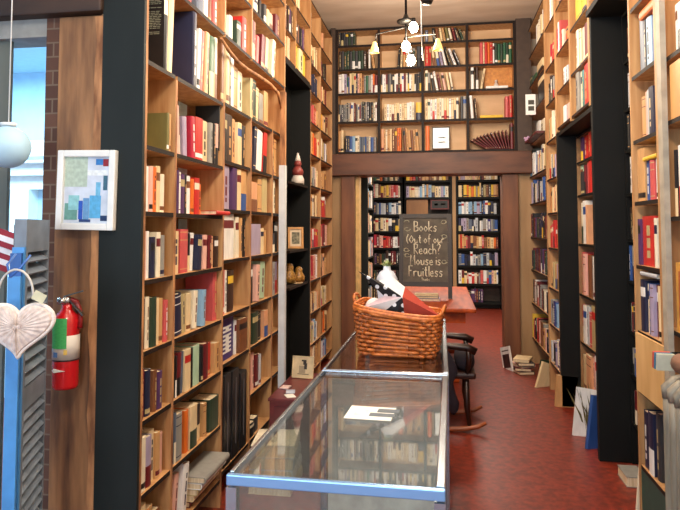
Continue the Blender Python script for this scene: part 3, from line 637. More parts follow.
# ------------------------------------------------------------------ table, chalkboard
TX0, TX1, TY0, TY1 = -.62, .335, 6.08, 8.35
t = empty('table', (0, 7.2, 0), label='reddish cherry wood table under the chalkboard sign', cat='table')
o = (0, 7.2, 0)
bx('tabletop', TX0, TX1, TY0, TY1, .74, .78, CHERRY, t, o, .012); bx('apron', TX0 + .07, TX1 - .1, TY0 + .08, TY1 - .08, .63, .7395, CHERRY, t, o)
for y in (6.45, 7.95):
    bx('trestle', -.2, -.06, y - .05, y + .05, .08, .6295, CHERRY, t, o, .01); bx('foot', -.5, .18, y - .05, y + .05, 0, .0795, CHERRY, t, o, .02)
LET = {
 'B': [[(0, 0), (0, 1)], [(0, 1), (.5, .9), (.5, .6), (0, .52), (.58, .4), (.58, .1), (0, 0)]], 'o': [[(.25, 0), (0, .25), (.25, .5), (.5, .25), (.25, 0)]], 'k': [[(0, 0), (0, 1)], [(.45, .5), (0, .22), (.5, 0)]],
 's': [[(.45, .45), (.2, .52), (.05, .38), (.4, .18), (.3, 0), (0, .05)]], 'O': [[(.35, 0), (0, .4), (.35, .85), (.7, .4), (.35, 0)]], 'u': [[(0, .5), (.05, .08), (.25, 0), (.45, .15), (.47, .5), (.5, 0)]],
 't': [[(.2, .9), (.2, .1), (.4, 0)], [(0, .6), (.42, .6)]], 'f': [[(.45, .95), (.25, 1), (.17, .8), (.17, -.15)], [(0, .5), (.4, .5)]], 'r': [[(0, .5), (0, 0)], [(0, .32), (.2, .5), (.4, .46)]],
 'R': [[(0, 0), (0, 1)], [(0, 1), (.5, .9), (.45, .58), (0, .5), (.55, 0)]], 'e': [[(0, .25), (.45, .28), (.3, .5), (.05, .42), (0, .15), (.2, 0), (.45, .08)]], 'a': [[(.45, .48), (.15, .5), (0, .2), (.2, 0), (.43, .2), (.45, .5), (.5, 0)]],
 'c': [[(.45, .42), (.2, .5), (0, .22), (.2, 0), (.45, .06)]], 'h': [[(0, 1), (0, 0)], [(0, .3), (.25, .5), (.42, .35), (.45, 0)]], '?': [[(0, .8), (.2, 1), (.45, .85), (.35, .6), (.2, .5), (.2, .28)], [(.2, .06), (.2, 0)]],
 'M': [[(0, 0), (.08, 1), (.35, .35), (.62, 1), (.7, 0)]], 'i': [[(.05, .5), (.05, 0)], [(.05, .75), (.05, .7)]], 'F': [[(.05, 0), (.05, 1), (.55, 1)], [(.05, .55), (.4, .55)]], 'l': [[(.05, 1), (.05, 0)]],
 'T': [[(0, 1), (.6, 1)], [(.3, 1), (.3, 0)]], 'n': [[(0, .5), (0, 0)], [(0, .35), (.22, .5), (.4, .38), (.42, 0)]], '(': [[(.25, 1), (0, .6), (0, .3), (.22, -.05)]], ' ': []}
def lettering(bm, text, cx, z, size, th, y, M, mi=0):
    size_x = size * .74
    ws = [(.3 if ch == ' ' else max([p[0] for s in LET[ch] for p in s] or [.3]) + .2) for ch in text]; x = cx - (sum(ws) - .2) * size_x * .5
    for ch, w in zip(text, ws):
        for s in LET[ch]:
            pts = [Vector((x + p[0] * size_x, y, z + p[1] * size * 1.15)) for p in s]
            tube(bm, [M @ p for p in pts], th, 5, mi)
        x += w * size_x
SX, SY = -.163, 6.86
def chalkboard():
    t = empty('chalkboard_sign', (SX, SY, .781), 0, 'framed standing chalkboard with handwritten chalk words on the table', 'sign')
    M = Matrix.Translation((0, 0, .0)) @ Matrix.Rotation(math.radians(-7), 4, 'X')
    w, H = .265, .93
    bm = BM()
    for x in (-w, w): box(bm, x - .022, x + .022, -.014, .014, .004, H, M=M)
    box(bm, -w + .0225, w - .0225, -.014, .014, H - .045, H, M=M); box(bm, -w + .0225, w - .0225, -.014, .014, .13, .18, M=M)
    new_obj('frame', bm, mat('sign_frame', (50, 36, 28), .5, rgb2=(34, 24, 20), scale=(9, 9, 3)), t)
    bm = BM(); box(bm, -w + .0225, w - .0225, -.004, .008, .1805, H - .0455, M=M)
    new_obj('board', bm, mat('chalk_slate', (104, 97, 86), .9, rgb2=(82, 76, 70), scale=(9, 9, 9)), t)
    bm = BM()
    for x in (-w, w): box(bm, x - .018, x + .018, -.01, .012, 0, .9, M=Matrix.Translation((0, .24, 0)) @ Matrix.Rotation(math.radians(8), 4, 'X'))
    new_obj('rear_leg', bm, mat('sign_frame', (50, 36, 28)), t)
    bm = BM(); y = -.006
    lettering(bm, 'Books', .0, .735, .1, .006, y, M); lettering(bm, '(Out of our', .0, .605, .086, .0056, y, M); lettering(bm, 'Reach?', .02, .485, .1, .006, y, M)
    lettering(bm, 'Mouse is', 0, .365, .096, .006, y, M); lettering(bm, 'Fruitless', 0, .24, .1, .0066, y, M); lettering(bm, 'Thanks', 0, .192, .03, .002, y, M)
    new_obj('chalk_lettering', bm, mat('chalk', (232, 222, 196), .9, noise=.1), t)
    bm = BM(); rr = random.Random(2)
    for cx, cz in ((-.2, .84), (.2, .84), (-.2, .76), (.205, .68), (-.21, .53), (-.2, .47), (.2, .4)):
        for k in range(4):
            a = rr.uniform(0, 6.3); tube(bm, [M @ Vector((cx + math.cos(a + j * .9) * .02 * (1 + j * .3), y, cz + math.sin(a + j * .9) * .02)) for j in range(4)], .0035, 5)
    new_obj('chalk_doodle', bm, mat('chalk_grey', (184, 178, 152), .9), t)
chalkboard()
flat_book(-.165, SY - .12, .781, .32, .2, .024, 'lilac', 'lilac grey book under the stack in front of the chalkboard')
flat_book(-.17, SY - .11, .806, .30, .19, .022, 'charcoal', 'dark grey book in the middle of the stack below the chalkboard')
flat_book(-.15, SY - .11, .829, .25, .17, .018, 'cream', 'cream book on top of the stack below the chalkboard')

# rocking chair beside the display case
def rocker():
    t = empty('rocking_chair', (.05, 5.1, 0), 0, 'dark wooden rocking chair beside the display case', 'rocking chair')
    for y in (-.22, .22):
        bm = BM(); tube(bm, [(-.42, y, .09), (-.25, y, .035), (-.05, y, .018), (.12, y, .028), (.22, y, .05), (.28, y, .08)], [.014, .018, .02, .02, .018, .012], 8)
        new_obj('rocker', bm, mat('rocker_runner', (170, 92, 52), .4), t)
        for x, x2 in ((-.18, -.2), (.16, .14)):
            bm = BM(); tube(bm, [(x, y * .98, .035), (x2, y * .92, .2), (x2, y * .9, .41)], [.015, .024, .02], 8); new_obj('leg', bm, DKWOOD, t)
        bm = BM(); tube(bm, [(.14, y, .42), (.16, y * 1.05, .55), (.15, y * 1.08, .62)], [.016, .022, .018], 8); new_obj('arm_post', bm, DKWOOD, t)
        bm = BM(); tube(bm, [(-.23, y, .64), (0, y * 1.06, .65), (.15, y * 1.08, .64), (.21, y * 1.08, .61)], [.02, .024, .03, .03], 8); new_obj('armrest', bm, DKWOOD, t)
        bm = BM(); tube(bm, [(-.18, y * .95, .42), (-.23, y * .95, .65), (-.3, y * .95, .86)], [.02, .022, .018], 8); new_obj('back_post', bm, DKWOOD, t)
    bm = BM(); box(bm, -.22, .21, -.24, .24, .4, .45, bevel=.018); new_obj('seat', bm, DKWOOD, t)
    bm = BM(); box(bm, -.325, -.285, -.2, .2, .76, .87, bevel=.01); new_obj('backrest', bm, DKWOOD, t)
    for i in range(5):
        y = -.15 + i * .075; bm = BM(); tube(bm, [(-.19, y, .45), (-.24, y, .62), (-.3, y, .77)], .011, 6); new_obj('spindle', bm, DKWOOD, t)
    bm = BM(); lathe(bm, [(0, -.19), (.05, -.185), (.075, -.15), (.08, 0), (.075, .15), (.05, .185), (0, .19)], seg=20)
    bmesh.ops.rotate(bm, verts=bm.verts, cent=(0, 0, 0), matrix=Matrix.Rotation(PI / 2, 3, 'X')); bmesh.ops.translate(bm, verts=bm.verts, vec=(.13, 0, .52))
    tag(new_obj('cushion', bm, mat('dark_cushion', (34, 26, 40), .8), t), 'dark rolled cushion')
    bm = BM(); bmesh.ops.create_icosphere(bm, subdivisions=3, radius=1)
    for v in bm.verts: v.co = Vector((v.co.x * (.06 + .03 * math.sin(7 * v.co.z + 1)) - .01 - .05 * v.co.z, v.co.y * .03 - .262, .47 + v.co.z * .33))
    tag(new_obj('throw', bm, mat('dark_cushion', (34, 26, 40), .8), t, smooth=True), 'black throw hanging over the side')
rocker()

# ------------------------------------------------------------------ left foreground
# white framed mirror; the room it reflects is painted in flat colour blocks
def framed(name, label, loc, rot, w, h, fw, th, fm, pm, art=None, cat='picture'):
    t = empty(name, loc, label=label, cat=cat, rot=rot)          # local: x right, z up, faces -y, origin at bottom centre back
    bm = BM()
    box(bm, -w / 2, -w / 2 + fw, -th, 0, 0, h, bevel=fw * .15); box(bm, w / 2 - fw, w / 2, -th, 0, 0, h, bevel=fw * .15)
    box(bm, -w / 2 + fw, w / 2 - fw, -th, 0, 0, fw, bevel=fw * .15); box(bm, -w / 2 + fw, w / 2 - fw, -th, 0, h - fw, h, bevel=fw * .15)
    new_obj('frame', bm, fm, t)
    bm = BM(); box(bm, -w / 2 + fw, w / 2 - fw, -th * .45, -.001, fw, h - fw); ms = [pm]
    if art:
        for i, (a0, a1, b0, b1, m) in enumerate(art):
            iw, ih = w - 2 * fw, h - 2 * fw
            ms.append(m); box(bm, -iw / 2 + a0 * iw, -iw / 2 + a1 * iw, -th * .45 - .0006 - .0001 * i, -th * .45, fw + b0 * ih, fw + b1 * ih, len(ms) - 1)
    new_obj('picture', bm, ms, t); return t
c0 = at(58, 231, YP - .02); c1_ = at(117, 151, YP - .02)
PB = lambda n, c: mat('print_' + n, c, .25, noise=.1, scale=(60, 60, 60))  # colours standing in for what the mirror reflects
framed('framed_panel', 'white framed mirror with painted reflection of blue bottles on the wooden post', ((c0.x + c1_.x) / 2, YP - .016, c0.z + .004), (0, math.radians(1), 0), c1_.x - c0.x, c1_.z - c0.z, .028, .028, WHITE, PB('pale', (206, 226, 226)),
       [(0, .5, .55, 1, PB('sage', (190, 206, 188))), (.5, .95, .72, .8, PB('white', (240, 246, 248))), (.68, .84, .88, .97, PB('skyblue', (60, 130, 200))), (.84, .96, .86, .97, PB('brick', (150, 40, 50))), (.02, .3, .05, .3, PB('leaf', (110, 160, 150))), (.1, .34, .2, .42, PB('aqua', (150, 206, 210))),
        (.33, .42, .06, .34, PB('cobalt', (50, 90, 190))), (.43, .56, .05, .38, PB('steelblue', (110, 160, 206))), (.57, .82, .08, .42, PB('azure', (96, 178, 226))), (.7, .8, .42, .62, PB('azure2', (120, 190, 226))), (.86, .95, .5, .72, PB('teal', (70, 110, 130))), (.82, .98, .04, .12, PB('ink', (40, 60, 100))), (.35, .6, .02, .06, PB('ink2', (50, 70, 120)))])
# fire extinguisher
e0 = at(64, 388, YP - .07)
def extinguisher():
    t = empty('fire_extinguisher', (e0.x, YP - .062, e0.z), math.radians(8), 'red fire extinguisher with a green tag on the wooden post', 'fire extinguisher')
    r = .051
    bm = BM(); lathe(bm, [(0, 0), (r * .93, .0), (r, .012), (r, .265), (r * .9, .29), (r * .45, .312), (.02, .32), (.02, .335), (0, .335)], seg=28); new_obj('cylinder', bm, mat('extinguisher_red', (200, 22, 30), .25, noise=.03, coat=.5), t)
    bm = BM(); lathe(bm, [(r + .0012, .118), (r + .0012, .215)], seg=28); bmesh.ops.recalc_face_normals(bm, faces=bm.faces); 
    new_obj('label', bm, [mat('label_cream', (224, 216, 206), .5, noise=.05)], t)
    bm = BM(); lathe(bm, [(r + .0016, .113), (r + .0016, .119)], seg=28); new_obj('label_border', bm, mat('label_dark', (60, 20, 26)), t)
    def wrap(nm, a0, a1, z0, z1, m, rr_=r + .0022):
        bm = BM(); n = 8; L = []
        for i in range(n + 1):
            a = a0 + (a1 - a0) * i / n; L.append([bm.verts.new((math.sin(a) * q, -math.cos(a) * q, z)) for q in (rr_, rr_ + .001) for z in (z0, z1)])
        for p, q in zip(L, L[1:]):
            bm.faces.new((p[2], q[2], q[3], p[3])); bm.faces.new((p[0], p[1], q[1], q[0])); bm.faces.new((p[1], p[3], q[3], q[1])); bm.faces.new((p[0], q[0], q[2], p[2]))
        for p in (L[0], L[-1]): bm.faces.new((p[0], p[2], p[3], p[1]))
        bmesh.ops.recalc_face_normals(bm, faces=bm.faces); return new_obj(nm, bm, m, t)
    wrap('tag', -.75, .45, .165, .285, mat('tag_green', (70, 186, 104), .6, noise=.1, scale=(90, 90, 200)), r + .004)
    wrap('sticker', -.6, -.2, .13, .15, mat('sticker_blue', (90, 130, 190))); wrap('sticker', .25, .5, .14, .16, mat('sticker_yellow', (230, 200, 100)))
    bm = BM(); tri = [(-.025, -r - .002, .07), (.02, -r * .95 - .004, .076), (-.025, -r - .002, .086), (-.035, -r * .9, .078)]
    v = [bm.verts.new(p) for p in tri] + [bm.verts.new((p[0], p[1] + .004, p[2])) for p in tri]
    bm.faces.new(v[:4]); bm.faces.new(v[4:][::-1])
    for i in range(4): bm.faces.new((v[i], v[i + 4], v[(i + 1) % 4 + 4], v[(i + 1) % 4]))
    bmesh.ops.recalc_face_normals(bm, faces=bm.faces); new_obj('white_mark', bm, WHITE, t)
    bm = BM(); tube(bm, [(0, 0, .335), (0, 0, .365)], .016, 12); tube(bm, [(-.03, -.02, .35), (.0, -.012, .352)], .014, 10); new_obj('valve', bm, STEEL, t)
    bm = BM(); box(bm, -.01, .075, -.011, .011, .0, .006, M=Matrix.Translation((0, 0, .368)) @ Matrix.Rotation(math.radians(-16), 4, 'Y')); new_obj('lever', bm, STEEL, t)
    bm = BM(); box(bm, -.005, .085, -.01, .01, .0, .006, M=Matrix.Translation((0.01, 0, .352)) @ Matrix.Rotation(math.radians(48), 4, 'Y')); new_obj('handle', bm, STEEL, t)
    bm = BM(); tube(bm, [(-.02, 0, .35), (-.0, .0, .362), (.03, .02, .345), (.052, .01, .3), (.06, -.01, .24)], .01, 8); new_obj('hose', bm, mat('hose_red', (150, 20, 26), .4), t)
    bm = BM(); box(bm, -.02, .02, r * .8, .061, .1, .3); new_obj('bracket', bm, DKMETAL, t)
extinguisher()
# louvered shutter
def shutter():
    p0 = at(16.5, 400, 2.0); p1 = at(40, 400, 2.28)
    d = Vector((p1.x - p0.x, p1.y - p0.y, 0)); L = d.length; ang = math.atan2(d.y, d.x)
    t = empty('louvered_shutter', (p0.x, p0.y, 0), ang, 'tall blue edged grey louvered shutter standing before the bright opening', 'shutter')
    Hs = zof(2.1, 218.5); GB = mat('shutter_grey', (122, 134, 148), .6, noise=.12); BL = mat('shutter_blue', (74, 150, 220), .5, noise=.08); BD = mat('shutter_deep_blue', (34, 92, 170), .5)
    W = .018
    bm = BM(); box(bm, -.005, W, -.02, .02, 0, Hs); new_obj('stile', bm, GB, t)
    bm = BM(); box(bm, L - .012, L, -.02, .02, 0, Hs); new_obj('stile', bm, GB, t)
    bm = BM(); box(bm, -.025, -.0055, -.02, .02, 0, Hs - .1); new_obj('edge_strip', bm, BL, t); bm = BM(); box(bm, -.045, -.0255, -.016, .02, 0, Hs - .12); new_obj('edge_strip', bm, BD, t)
    bm = BM(); box(bm, -.062, -.0455, -.02, .02, 0, Hs - .2); new_obj('edge_strip', bm, BL, t)
    for z0, z1 in ((0, .1), (.9, .98), (Hs - .12, Hs)):
        bm = BM(); box(bm, W + .0005, L - .0125, -.018, .018, z0, z1); new_obj('rail', bm, GB, t)
    for za, zb in ((.1, .9), (.98, Hs - .12)):
        n = int((zb - za) / .042)
        for i in range(n):
            z = za + (i + .5) * (zb - za) / n
            bm = BM(); box(bm, W + .0005, L - .0125, -.024, .024, -.004, .004, M=Matrix.Translation((0, 0, z)) @ Matrix.Rotation(math.radians(38), 4, 'X')); new_obj('louver', bm, GB, t)
    bm = BM(); box(bm, W - .02, L - .02, .0205, .023, .02, Hs - .02); new_obj('backing', bm, mat('shutter_back', (44, 50, 58), .8), t)
    return ang
sang = shutter()
# wicker heart with handle
hc = at(20, 326, 1.86)
def heart():
    t = empty('heart_decoration', hc, math.radians(16), 'whitewashed wicker heart with a hoop handle hung on the shutter', 'heart')
    def hp(a, s): return Vector((16 * math.sin(a) ** 3 / 17 * s * 1.06, 0, (13 * math.cos(a) - 5 * math.cos(2 * a) - 2 * math.cos(3 * a) - math.cos(4 * a)) / 17 * s * .92))
    s = .108; N = 72; bm = BM(); rings = []
    for sc, y in ((1, .0), (1, -.012), (.93, -.024), (.7, -.03), (.4, -.033), (.12, -.034)):
        rings.append([bm.verts.new(hp(2 * PI * i / N, s * sc) + Vector((0, y + (.0024 if i % 2 else 0), 0))) for i in range(N)])
    for a, b in zip(rings, rings[1:]):
        for i in range(N): bm.faces.new((a[i], a[(i + 1) % N], b[(i + 1) % N], b[i]))
    bm.faces.new(rings[0]); bm.faces.new(rings[-1][::-1]); bmesh.ops.recalc_face_normals(bm, faces=bm.faces)
    new_obj('heart_body', bm, mat('white_wicker', (226, 212, 204), .8, rgb2=(200, 182, 172), scale=(50, 50, 50)), t)
    bm = BM(); tube(bm, [hp(2 * PI * i / N, s) + Vector((0, -.01, 0)) for i in range(N)], .008, 6, closed=True); new_obj('binding', bm, mat('white_wicker_edge', (236, 226, 218), .8, noise=.1, scale=(90, 90, 90)), t)
    bm = BM(); tube(bm, [(-.012 + .055 * math.cos(a), -.012, .1 + .085 * math.sin(a)) for a in [PI * k / 12 - .15 for k in range(14)]], .004, 6); new_obj('hoop_handle', bm, mat('hoop', (206, 202, 196), .5), t)
    bm = BM(); tube(bm, [(-.03, -.012, .09 + .07), (-.045, .0, .2), (-.03, .03, .235)], .004, 6); tube(bm, [(-.03, -.012, .16), (.0, -.01, .19), (.02, .02, .23)], .004, 6); new_obj('ribbon', bm, mat('ribbon_blue', (60, 110, 190), .5), t)
    bm = BM(); box(bm, -.02, .02, -.001, .001, -.03, 0, M=Matrix.Translation((.075, -.03, .11)) @ Matrix.Rotation(.5, 4, 'Y')); new_obj('price_tag', bm, mat('tag_cream', (230, 226, 190), .7), t)
heart()
# small striped flag
fl = at(-9, 250, 2.2); t = empty('flag', (fl.x, 2.2, fl.z - .12), .3, 'small red and white striped flag at the shutter edge', 'flag')
bm = BM()
for i in range(7): box(bm, -.05, .045, -.002 + .004 * math.sin(i), .002 + .004 * math.sin(i), .05 + i * .022, .05 + (i + 1) * .022, i % 2, M=Matrix.Rotation(.35, 4, 'Y'))
new_obj('cloth', bm, [mat('flag_red', (150, 30, 50), .7), mat('flag_white', (235, 235, 240), .7)], t); bm = BM(); tube(bm, [(-.12, 0, -(fl.z - .12)), (.0, 0, .25)], .004, 6); new_obj('stick', bm, PINE, t)
# paper lanterns in the bright room
LAN = mat('lantern_paper', (176, 212, 232), .6, noise=.03)
for (px, py, r, Y, lab) in ((8, 147, .083, 2.2, 'round pale blue paper lantern hung in front of the grey post'),):
    c = at(px, py, Y); t = empty('paper_lantern', c, 0, lab, 'lantern')
    bm = BM(); lathe(bm, [(r * math.sin(PI * k / 22) * (1.0 + .012 * (k % 2)) + .0005, -r * math.cos(PI * k / 22)) for k in range(23)], seg=32); new_obj('globe', bm, LAN, t)
    bm = BM(); tube(bm, [(0, 0, r), (0, 0, CZ - c.z)], .0025, 6); new_obj('cord', bm, WHITE, t)
    bm = BM(); lathe(bm, [(0, r), (.03, r), (.03, r + .012), (0, r + .012)], seg=16); new_obj('cap', bm, WHITE, t)
# low maroon cabinet and the print on it
t = empty('low_cabinet', (-.86, 4.28, 0), label='low maroon painted cabinet between the display case and the white pole', cat='cabinet')
MAR = mat('maroon_paint', (112, 44, 46), .35, noise=.15)
bx('body', -.23, .2, -.36, .34, .0, .44, MAR, t); bx('top', -.24, .21, -.37, .35, .4405, .46, MAR, t, bevel=.004); bx('door', -.2, .17, -.375, -.3605, .04, .41, mat('maroon_door', (96, 36, 40), .35), t)
a0 = at(302, 376, 4.44)
framed('ink_drawing', 'small ink drawing on cream board leaning on the maroon cabinet', (a0.x, 4.46, .462), (math.radians(-10), 0, math.radians(-8)), .165, .155, .006, .012, mat('cream_board', (226, 204, 160), .6), mat('cream_board2', (226, 206, 164), .7),
       [(.42, .66, .62, .86, mat('ink_dark', (60, 52, 48))), (.36, .5, .5, .78, mat('cream_board2', (226, 206, 164))), (.3, .62, .2, .56, mat('ink_wash', (176, 160, 130))), (.56, .7, .4, .7, mat('ink_dark', (60, 52, 48))), (.24, .8, .14, .18, mat('ink_line', (120, 104, 84)))])
for i, (px, py, z) in enumerate(((281, 404, .461), (285, 396, .461), (279, 390, .461))):
    dd = (CAMZ - z) / ((py - HY) / F); dx, dy = ray(px); bm = BM(); box(bm, -.03, .03, -.04, .04, 0, .004 + .002 * i, bevel=.0008)
    tag(new_obj('booklet', bm, [PAPER, mat('pale_blue_card', (190, 200, 220)), mat('pale_pink_card', (226, 196, 190))][i], None, (max(dx * dd, -1.05), 3.98 + .1 * i, z), (0, 0, .5 - .3 * i)), ['white booklet lying at the front of the maroon cabinet top', 'pale blue booklet lying in the middle of the maroon cabinet', 'pink booklet lying behind the pale blue booklet on maroon cabinet'][i], 'booklet')

# figures and photo in the black doorway niche
for z, lab in ((1.96, 'dark niche shelf carrying the red and white figurine'), (1.352, 'dark niche shelf carrying the framed photograph'), (1.03, 'dark niche shelf carrying the gold figurine group')):
    bm = BM(); box(bm, -.085, .095, -.38, .36, -.02, 0); tag(new_obj('niche_shelf', bm, EDGE, None, (-1.38, 5.63, z)), lab, 'shelf', 'dark shelves in the doorway niche')
def figurine(name, label, loc, prof):
    t = empty(name, loc, 0, label, 'figurine')
    for nm, pf, c, mm in prof:
        bm = BM(); lathe(bm, pf, c, 18); new_obj(nm, bm, mm, t)
RW = mat('figure_white', (226, 214, 204), .4); RM = mat('figure_red', (150, 66, 60), .4); GO = mat('figure_gold', (196, 146, 70), .4, rgb2=(120, 80, 36), scale=(60, 60, 60))
figurine('figurine', 'red and white figurine with pointed hat in the black doorway niche', (-1.335, 5.75, 1.961),
         [('body', [(0, 0), (.06, 0), (.062, .05), (.045, .09), (0, .1)], (0, 0, 0), RW), ('torso', [(0, .08), (.05, .09), (.055, .13), (.035, .17), (0, .18)], (0, 0, 0), RM), ('head', [(0, .165), (.03, .175), (.036, .2), (.03, .225), (0, .235)], (0, 0, 0), RM), ('hat', [(.03, .222), (.024, .25), (.008, .3), (0, .31)], (0, 0, 0), RW), ('base', [(0, 0), (.08, 0), (.08, .012), (0, .012)], (-.02, -.03, 0), mat('figure_base', (80, 70, 60)))])
figurine('figurine', 'gold figurine group of round bears on the lower niche shelf', (-1.365, 5.74, 1.031),
         [('bear', [(0, 0), (.06, .005), (.066, .06), (.042, .105), (.038, .12), (.042, .15), (.025, .18), (0, .185)], (-.03, -.07, .008), GO), ('bear', [(0, 0), (.055, .005), (.058, .05), (.036, .085), (.034, .1), (.036, .12), (.02, .14), (0, .145)], (.03, .07, .008), GO), ('base', [(0, 0), (.085, 0), (.085, .007), (0, .007)], (0, 0, 0), mat('figure_base_tan', (180, 150, 110)))])
framed('framed_photo', 'small wood framed photograph standing on the middle niche shelf', (-1.36, 5.78, 1.3535), (math.radians(-6), 0, math.radians(20)), .15, .205, .022, .016, mat('oak_frame', (210, 150, 84), .4), mat('photo_mount', (226, 206, 176)),
       [(.15, .85, .14, .84, mat('photo_dark', (70, 66, 46), .4, rgb2=(150, 140, 110), scale=(40, 40, 40)))], cat='photo')

# ------------------------------------------------------------------ right foreground: radiator
def radiator():
    t = empty('radiator', (.86, 2.13, 0), 0, 'old grey beige cast iron column radiator beside the bookcase', 'radiator')
    IR = mat('radiator_iron', (156, 146, 128), .5, metal=.25, rgb2=(120, 112, 98), scale=(30, 30, 4)); n = 9; p = .058
    for i in range(n):
        y = -.27 + i * p + .05; bm = BM()
        for x in (-.068, 0, .068):
            tube(bm, [(x, y, .1), (x, y, .2), (x, y, .85), (x, y, .97)], [.022, .022, .022, .022], 10)
        tube(bm, [(-.07, y, .955), (-.075, y, .985), (-.05, y, 1.01), (0, y, 1.018), (.05, y, 1.01), (.075, y, .985), (.07, y, .955)], [.022, .022, .023, .023, .023, .022, .022], 10)
        tube(bm, [(-.07, y, .1), (-.06, y, .075), (0, y, .065), (.06, y, .075), (.07, y, .1)], .024, 10)
        new_obj('section', bm, IR, t)
    for y in (-.22, .244):
        for x in (-.06, .06):
            bm = BM(); tube(bm, [(x, y, 0), (x, y, .06)], [.024, .017], 10); new_obj('foot', bm, IR, t)
    bm = BM(); tube(bm, [(0, -.24, .98), (0, .265, .98)], .02, 8); tube(bm, [(0, -.24, .1), (0, .265, .1)], .02, 8); new_obj('connecting_pipe', bm, IR, t)
    return t
radiator()
t = bx('leather_roll', 0, 0, 0, 0, 0, 0, WHITE); bpy.data.objects.remove(t)
bm = BM(); tube(bm, [(0, -.19, 0), (0, -.1, .004), (0, .05, .003), (0, .17, 0)], [.034, .04, .04, .034], 14)
tag(new_obj('leather_roll', bm, mat('brown_leather', (150, 110, 88), .5, rgb2=(116, 80, 62), scale=(8, 8, 20)), None, (.83, 2.17, 1.042 + .039), (0, 0, .06)), 'rolled piece of brown leather lying on top of the radiator', 'leather')
for i, (dy, c, lab) in enumerate(((.0, (214, 90, 70), 'small red booklet at the end of the radiator top'), (-.035, (60, 120, 150), 'small blue green booklet next to the red booklet on radiator'), (-.07, (196, 196, 176), 'small white booklet next to the blue booklet on radiator'))):
    bm = BM(); box(bm, -.03, .03, -.006, .006, 0, .06, bevel=.002)
    tag(new_obj('booklet', bm, mat('booklet_%d' % i, c, .5), None, (.79, 2.445 + dy * .6, 1.042), (math.radians(8), 0, 0)), lab, 'booklet')
# large boards and boxes on the right shelves
bm = BM(); box(bm, -.006, .006, -.2, .2, 0, .29); tag(new_obj('wooden_board', bm, mat('pale_board', (226, 186, 128), .5, rgb2=(206, 160, 100), scale=(9, 9, 2)), None, (XR - .014, 3.2, ZC('R', XR, .715) + .001)), 'pale wooden board filling the lower bay behind the radiator', 'board')
s0 = along('R', XR, 690)[0]; s1 = along('R', XR, 673)[0]
bm = BM(); box(bm, 0, .012, s0, s1, 0, .245, bevel=.002); tag(new_obj('wooden_box', bm, mat('orange_crate', (222, 170, 104), .5, rgb2=(200, 140, 78), scale=(9, 9, 2)), None, (XR + .004, 0, 2.021)), 'pale orange wooden box front below the tall white book', 'box')
bm = BM(); s1 = along('R', XR, 673.5)[0]; box(bm, 0, .02, s0, s1, 0, .3, bevel=.002); box(bm, -.001, 0, s0 + .02, s1 - .03, .035, .265, 1)
tag(new_obj('framed_panel', bm, [mat('honey_frame', (222, 160, 66), .4), mat('rust_panel', (180, 92, 36), .4)], None, (XR + .004, 0, 1.101)), 'honey framed rust orange panel on the shelf above the radiator', 'picture')
bm = BM(); box(bm, -.012, .012, along('R', XR, 672)[0], along('R', XR, 667.5)[0], 0, 2.9); tag(new_obj('upright_plank', bm, mat('grey_white_paint', (178, 168, 150), .6), None, (XR - .016, 0, .0)), 'grey white painted plank standing beside the pine upright', 'plank')
bm = BM(); tube(bm, [(0, 0, 0), (-.06, 0, 0), (-.12, .0, -.005)], .005, 6); tube(bm, [(-.06, 0, 0), (-.06, 0, -.05), (-.05, .0, -.07), (-.04, 0, -.05)], .006, 6)
tag(new_obj('hook', bm, DKMETAL, None, (XR - .004, 2.72, 1.045)), 'black iron hook above the radiator', 'hook')

# ------------------------------------------------------------------ floor-level books on the right
def stand_book(w, h, d, c, loc, rot, label, style=0, group=None, c2=None):
    SPEC.append(dict(free=True, w=w, h=h, d=d, c=c, loc=loc, rot=rot, label=label, style=style, c2=c2, group=group))
def fl_pt(px, py): dx, dy = ray(px); d = CAMZ / ((py - HY) / F); return Vector((dx * d, dy * d, 0))
f = fl_pt(590, 455)
stand_book(.03, .37, .2, 'blue', (.995, 4.66, .003), (0, math.radians(-9), math.radians(-155)), 'large glossy blue book leaning against the wide black panel', style=9)
stand_book(.012, .36, .25, 'white', (.962, 4.95, .002), (0, math.radians(-6), math.radians(172)), 'thin white book on the floor left of the blue book')
stand_book(.02, .3, .2, 'black', (1.0, 5.1, .002), (0, math.radians(-6), math.radians(165)), 'black book on the floor behind the thin white book')
stand_book(.02, .32, .2, 'ivory', (1.02, 3.62, .002), (0, math.radians(-5), math.radians(180)), 'ivory book standing on the floor beside the dark green plinth')
flat_book(1.15, 4.12, .001, .12, .2, .06, 'grey', 'grey book lying on the floor before the wide black panel')
f = fl_pt(519, 358)
stand_book(.014, .27, .2, 'white', (.77, 7.0, .003), (math.radians(0), math.radians(-16), math.radians(-65)), 'white paperback with a dark picture leaning at the doorway jamb', style=10)
for i, (c, x, y, z, rz) in enumerate((('darkbrown', .86, 6.98, .001, .3), ('maroon', .87, 7.0, .032, -.1), ('pink', .86, 7.02, .063, .5), ('charcoal', .88, 6.98, .094, .1), ('cream', .87, 7.0, .125, -.3))):
    flat_book(x, y, z, .17, .24, .03, c, ['dark brown book at the bottom of the floor pile by the jamb', 'maroon book second from bottom of the floor pile', 'pink book in the middle of the floor pile', 'charcoal book second from top of the floor pile', 'cream book on top of the floor pile by the jamb'][i], rz)
stand_book(.028, .26, .19, 'cream', (.9, 6.35, .002), (0, math.radians(-20), math.radians(-150)), 'cream book leaning outward at the foot of the tall corner case', style=0)
stand_book(.02, .24, .17, 'darkgreen', (.94, 6.5, .002), (0, math.radians(-10), math.radians(-160)), 'dark green book behind the leaning cream book on the floor')
stand_book(.04, .27, .18, 'tan', (.97, 5.72, .002), (0, math.radians(-4), math.radians(180)), 'tan book standing on the floor beside the narrow black panel')
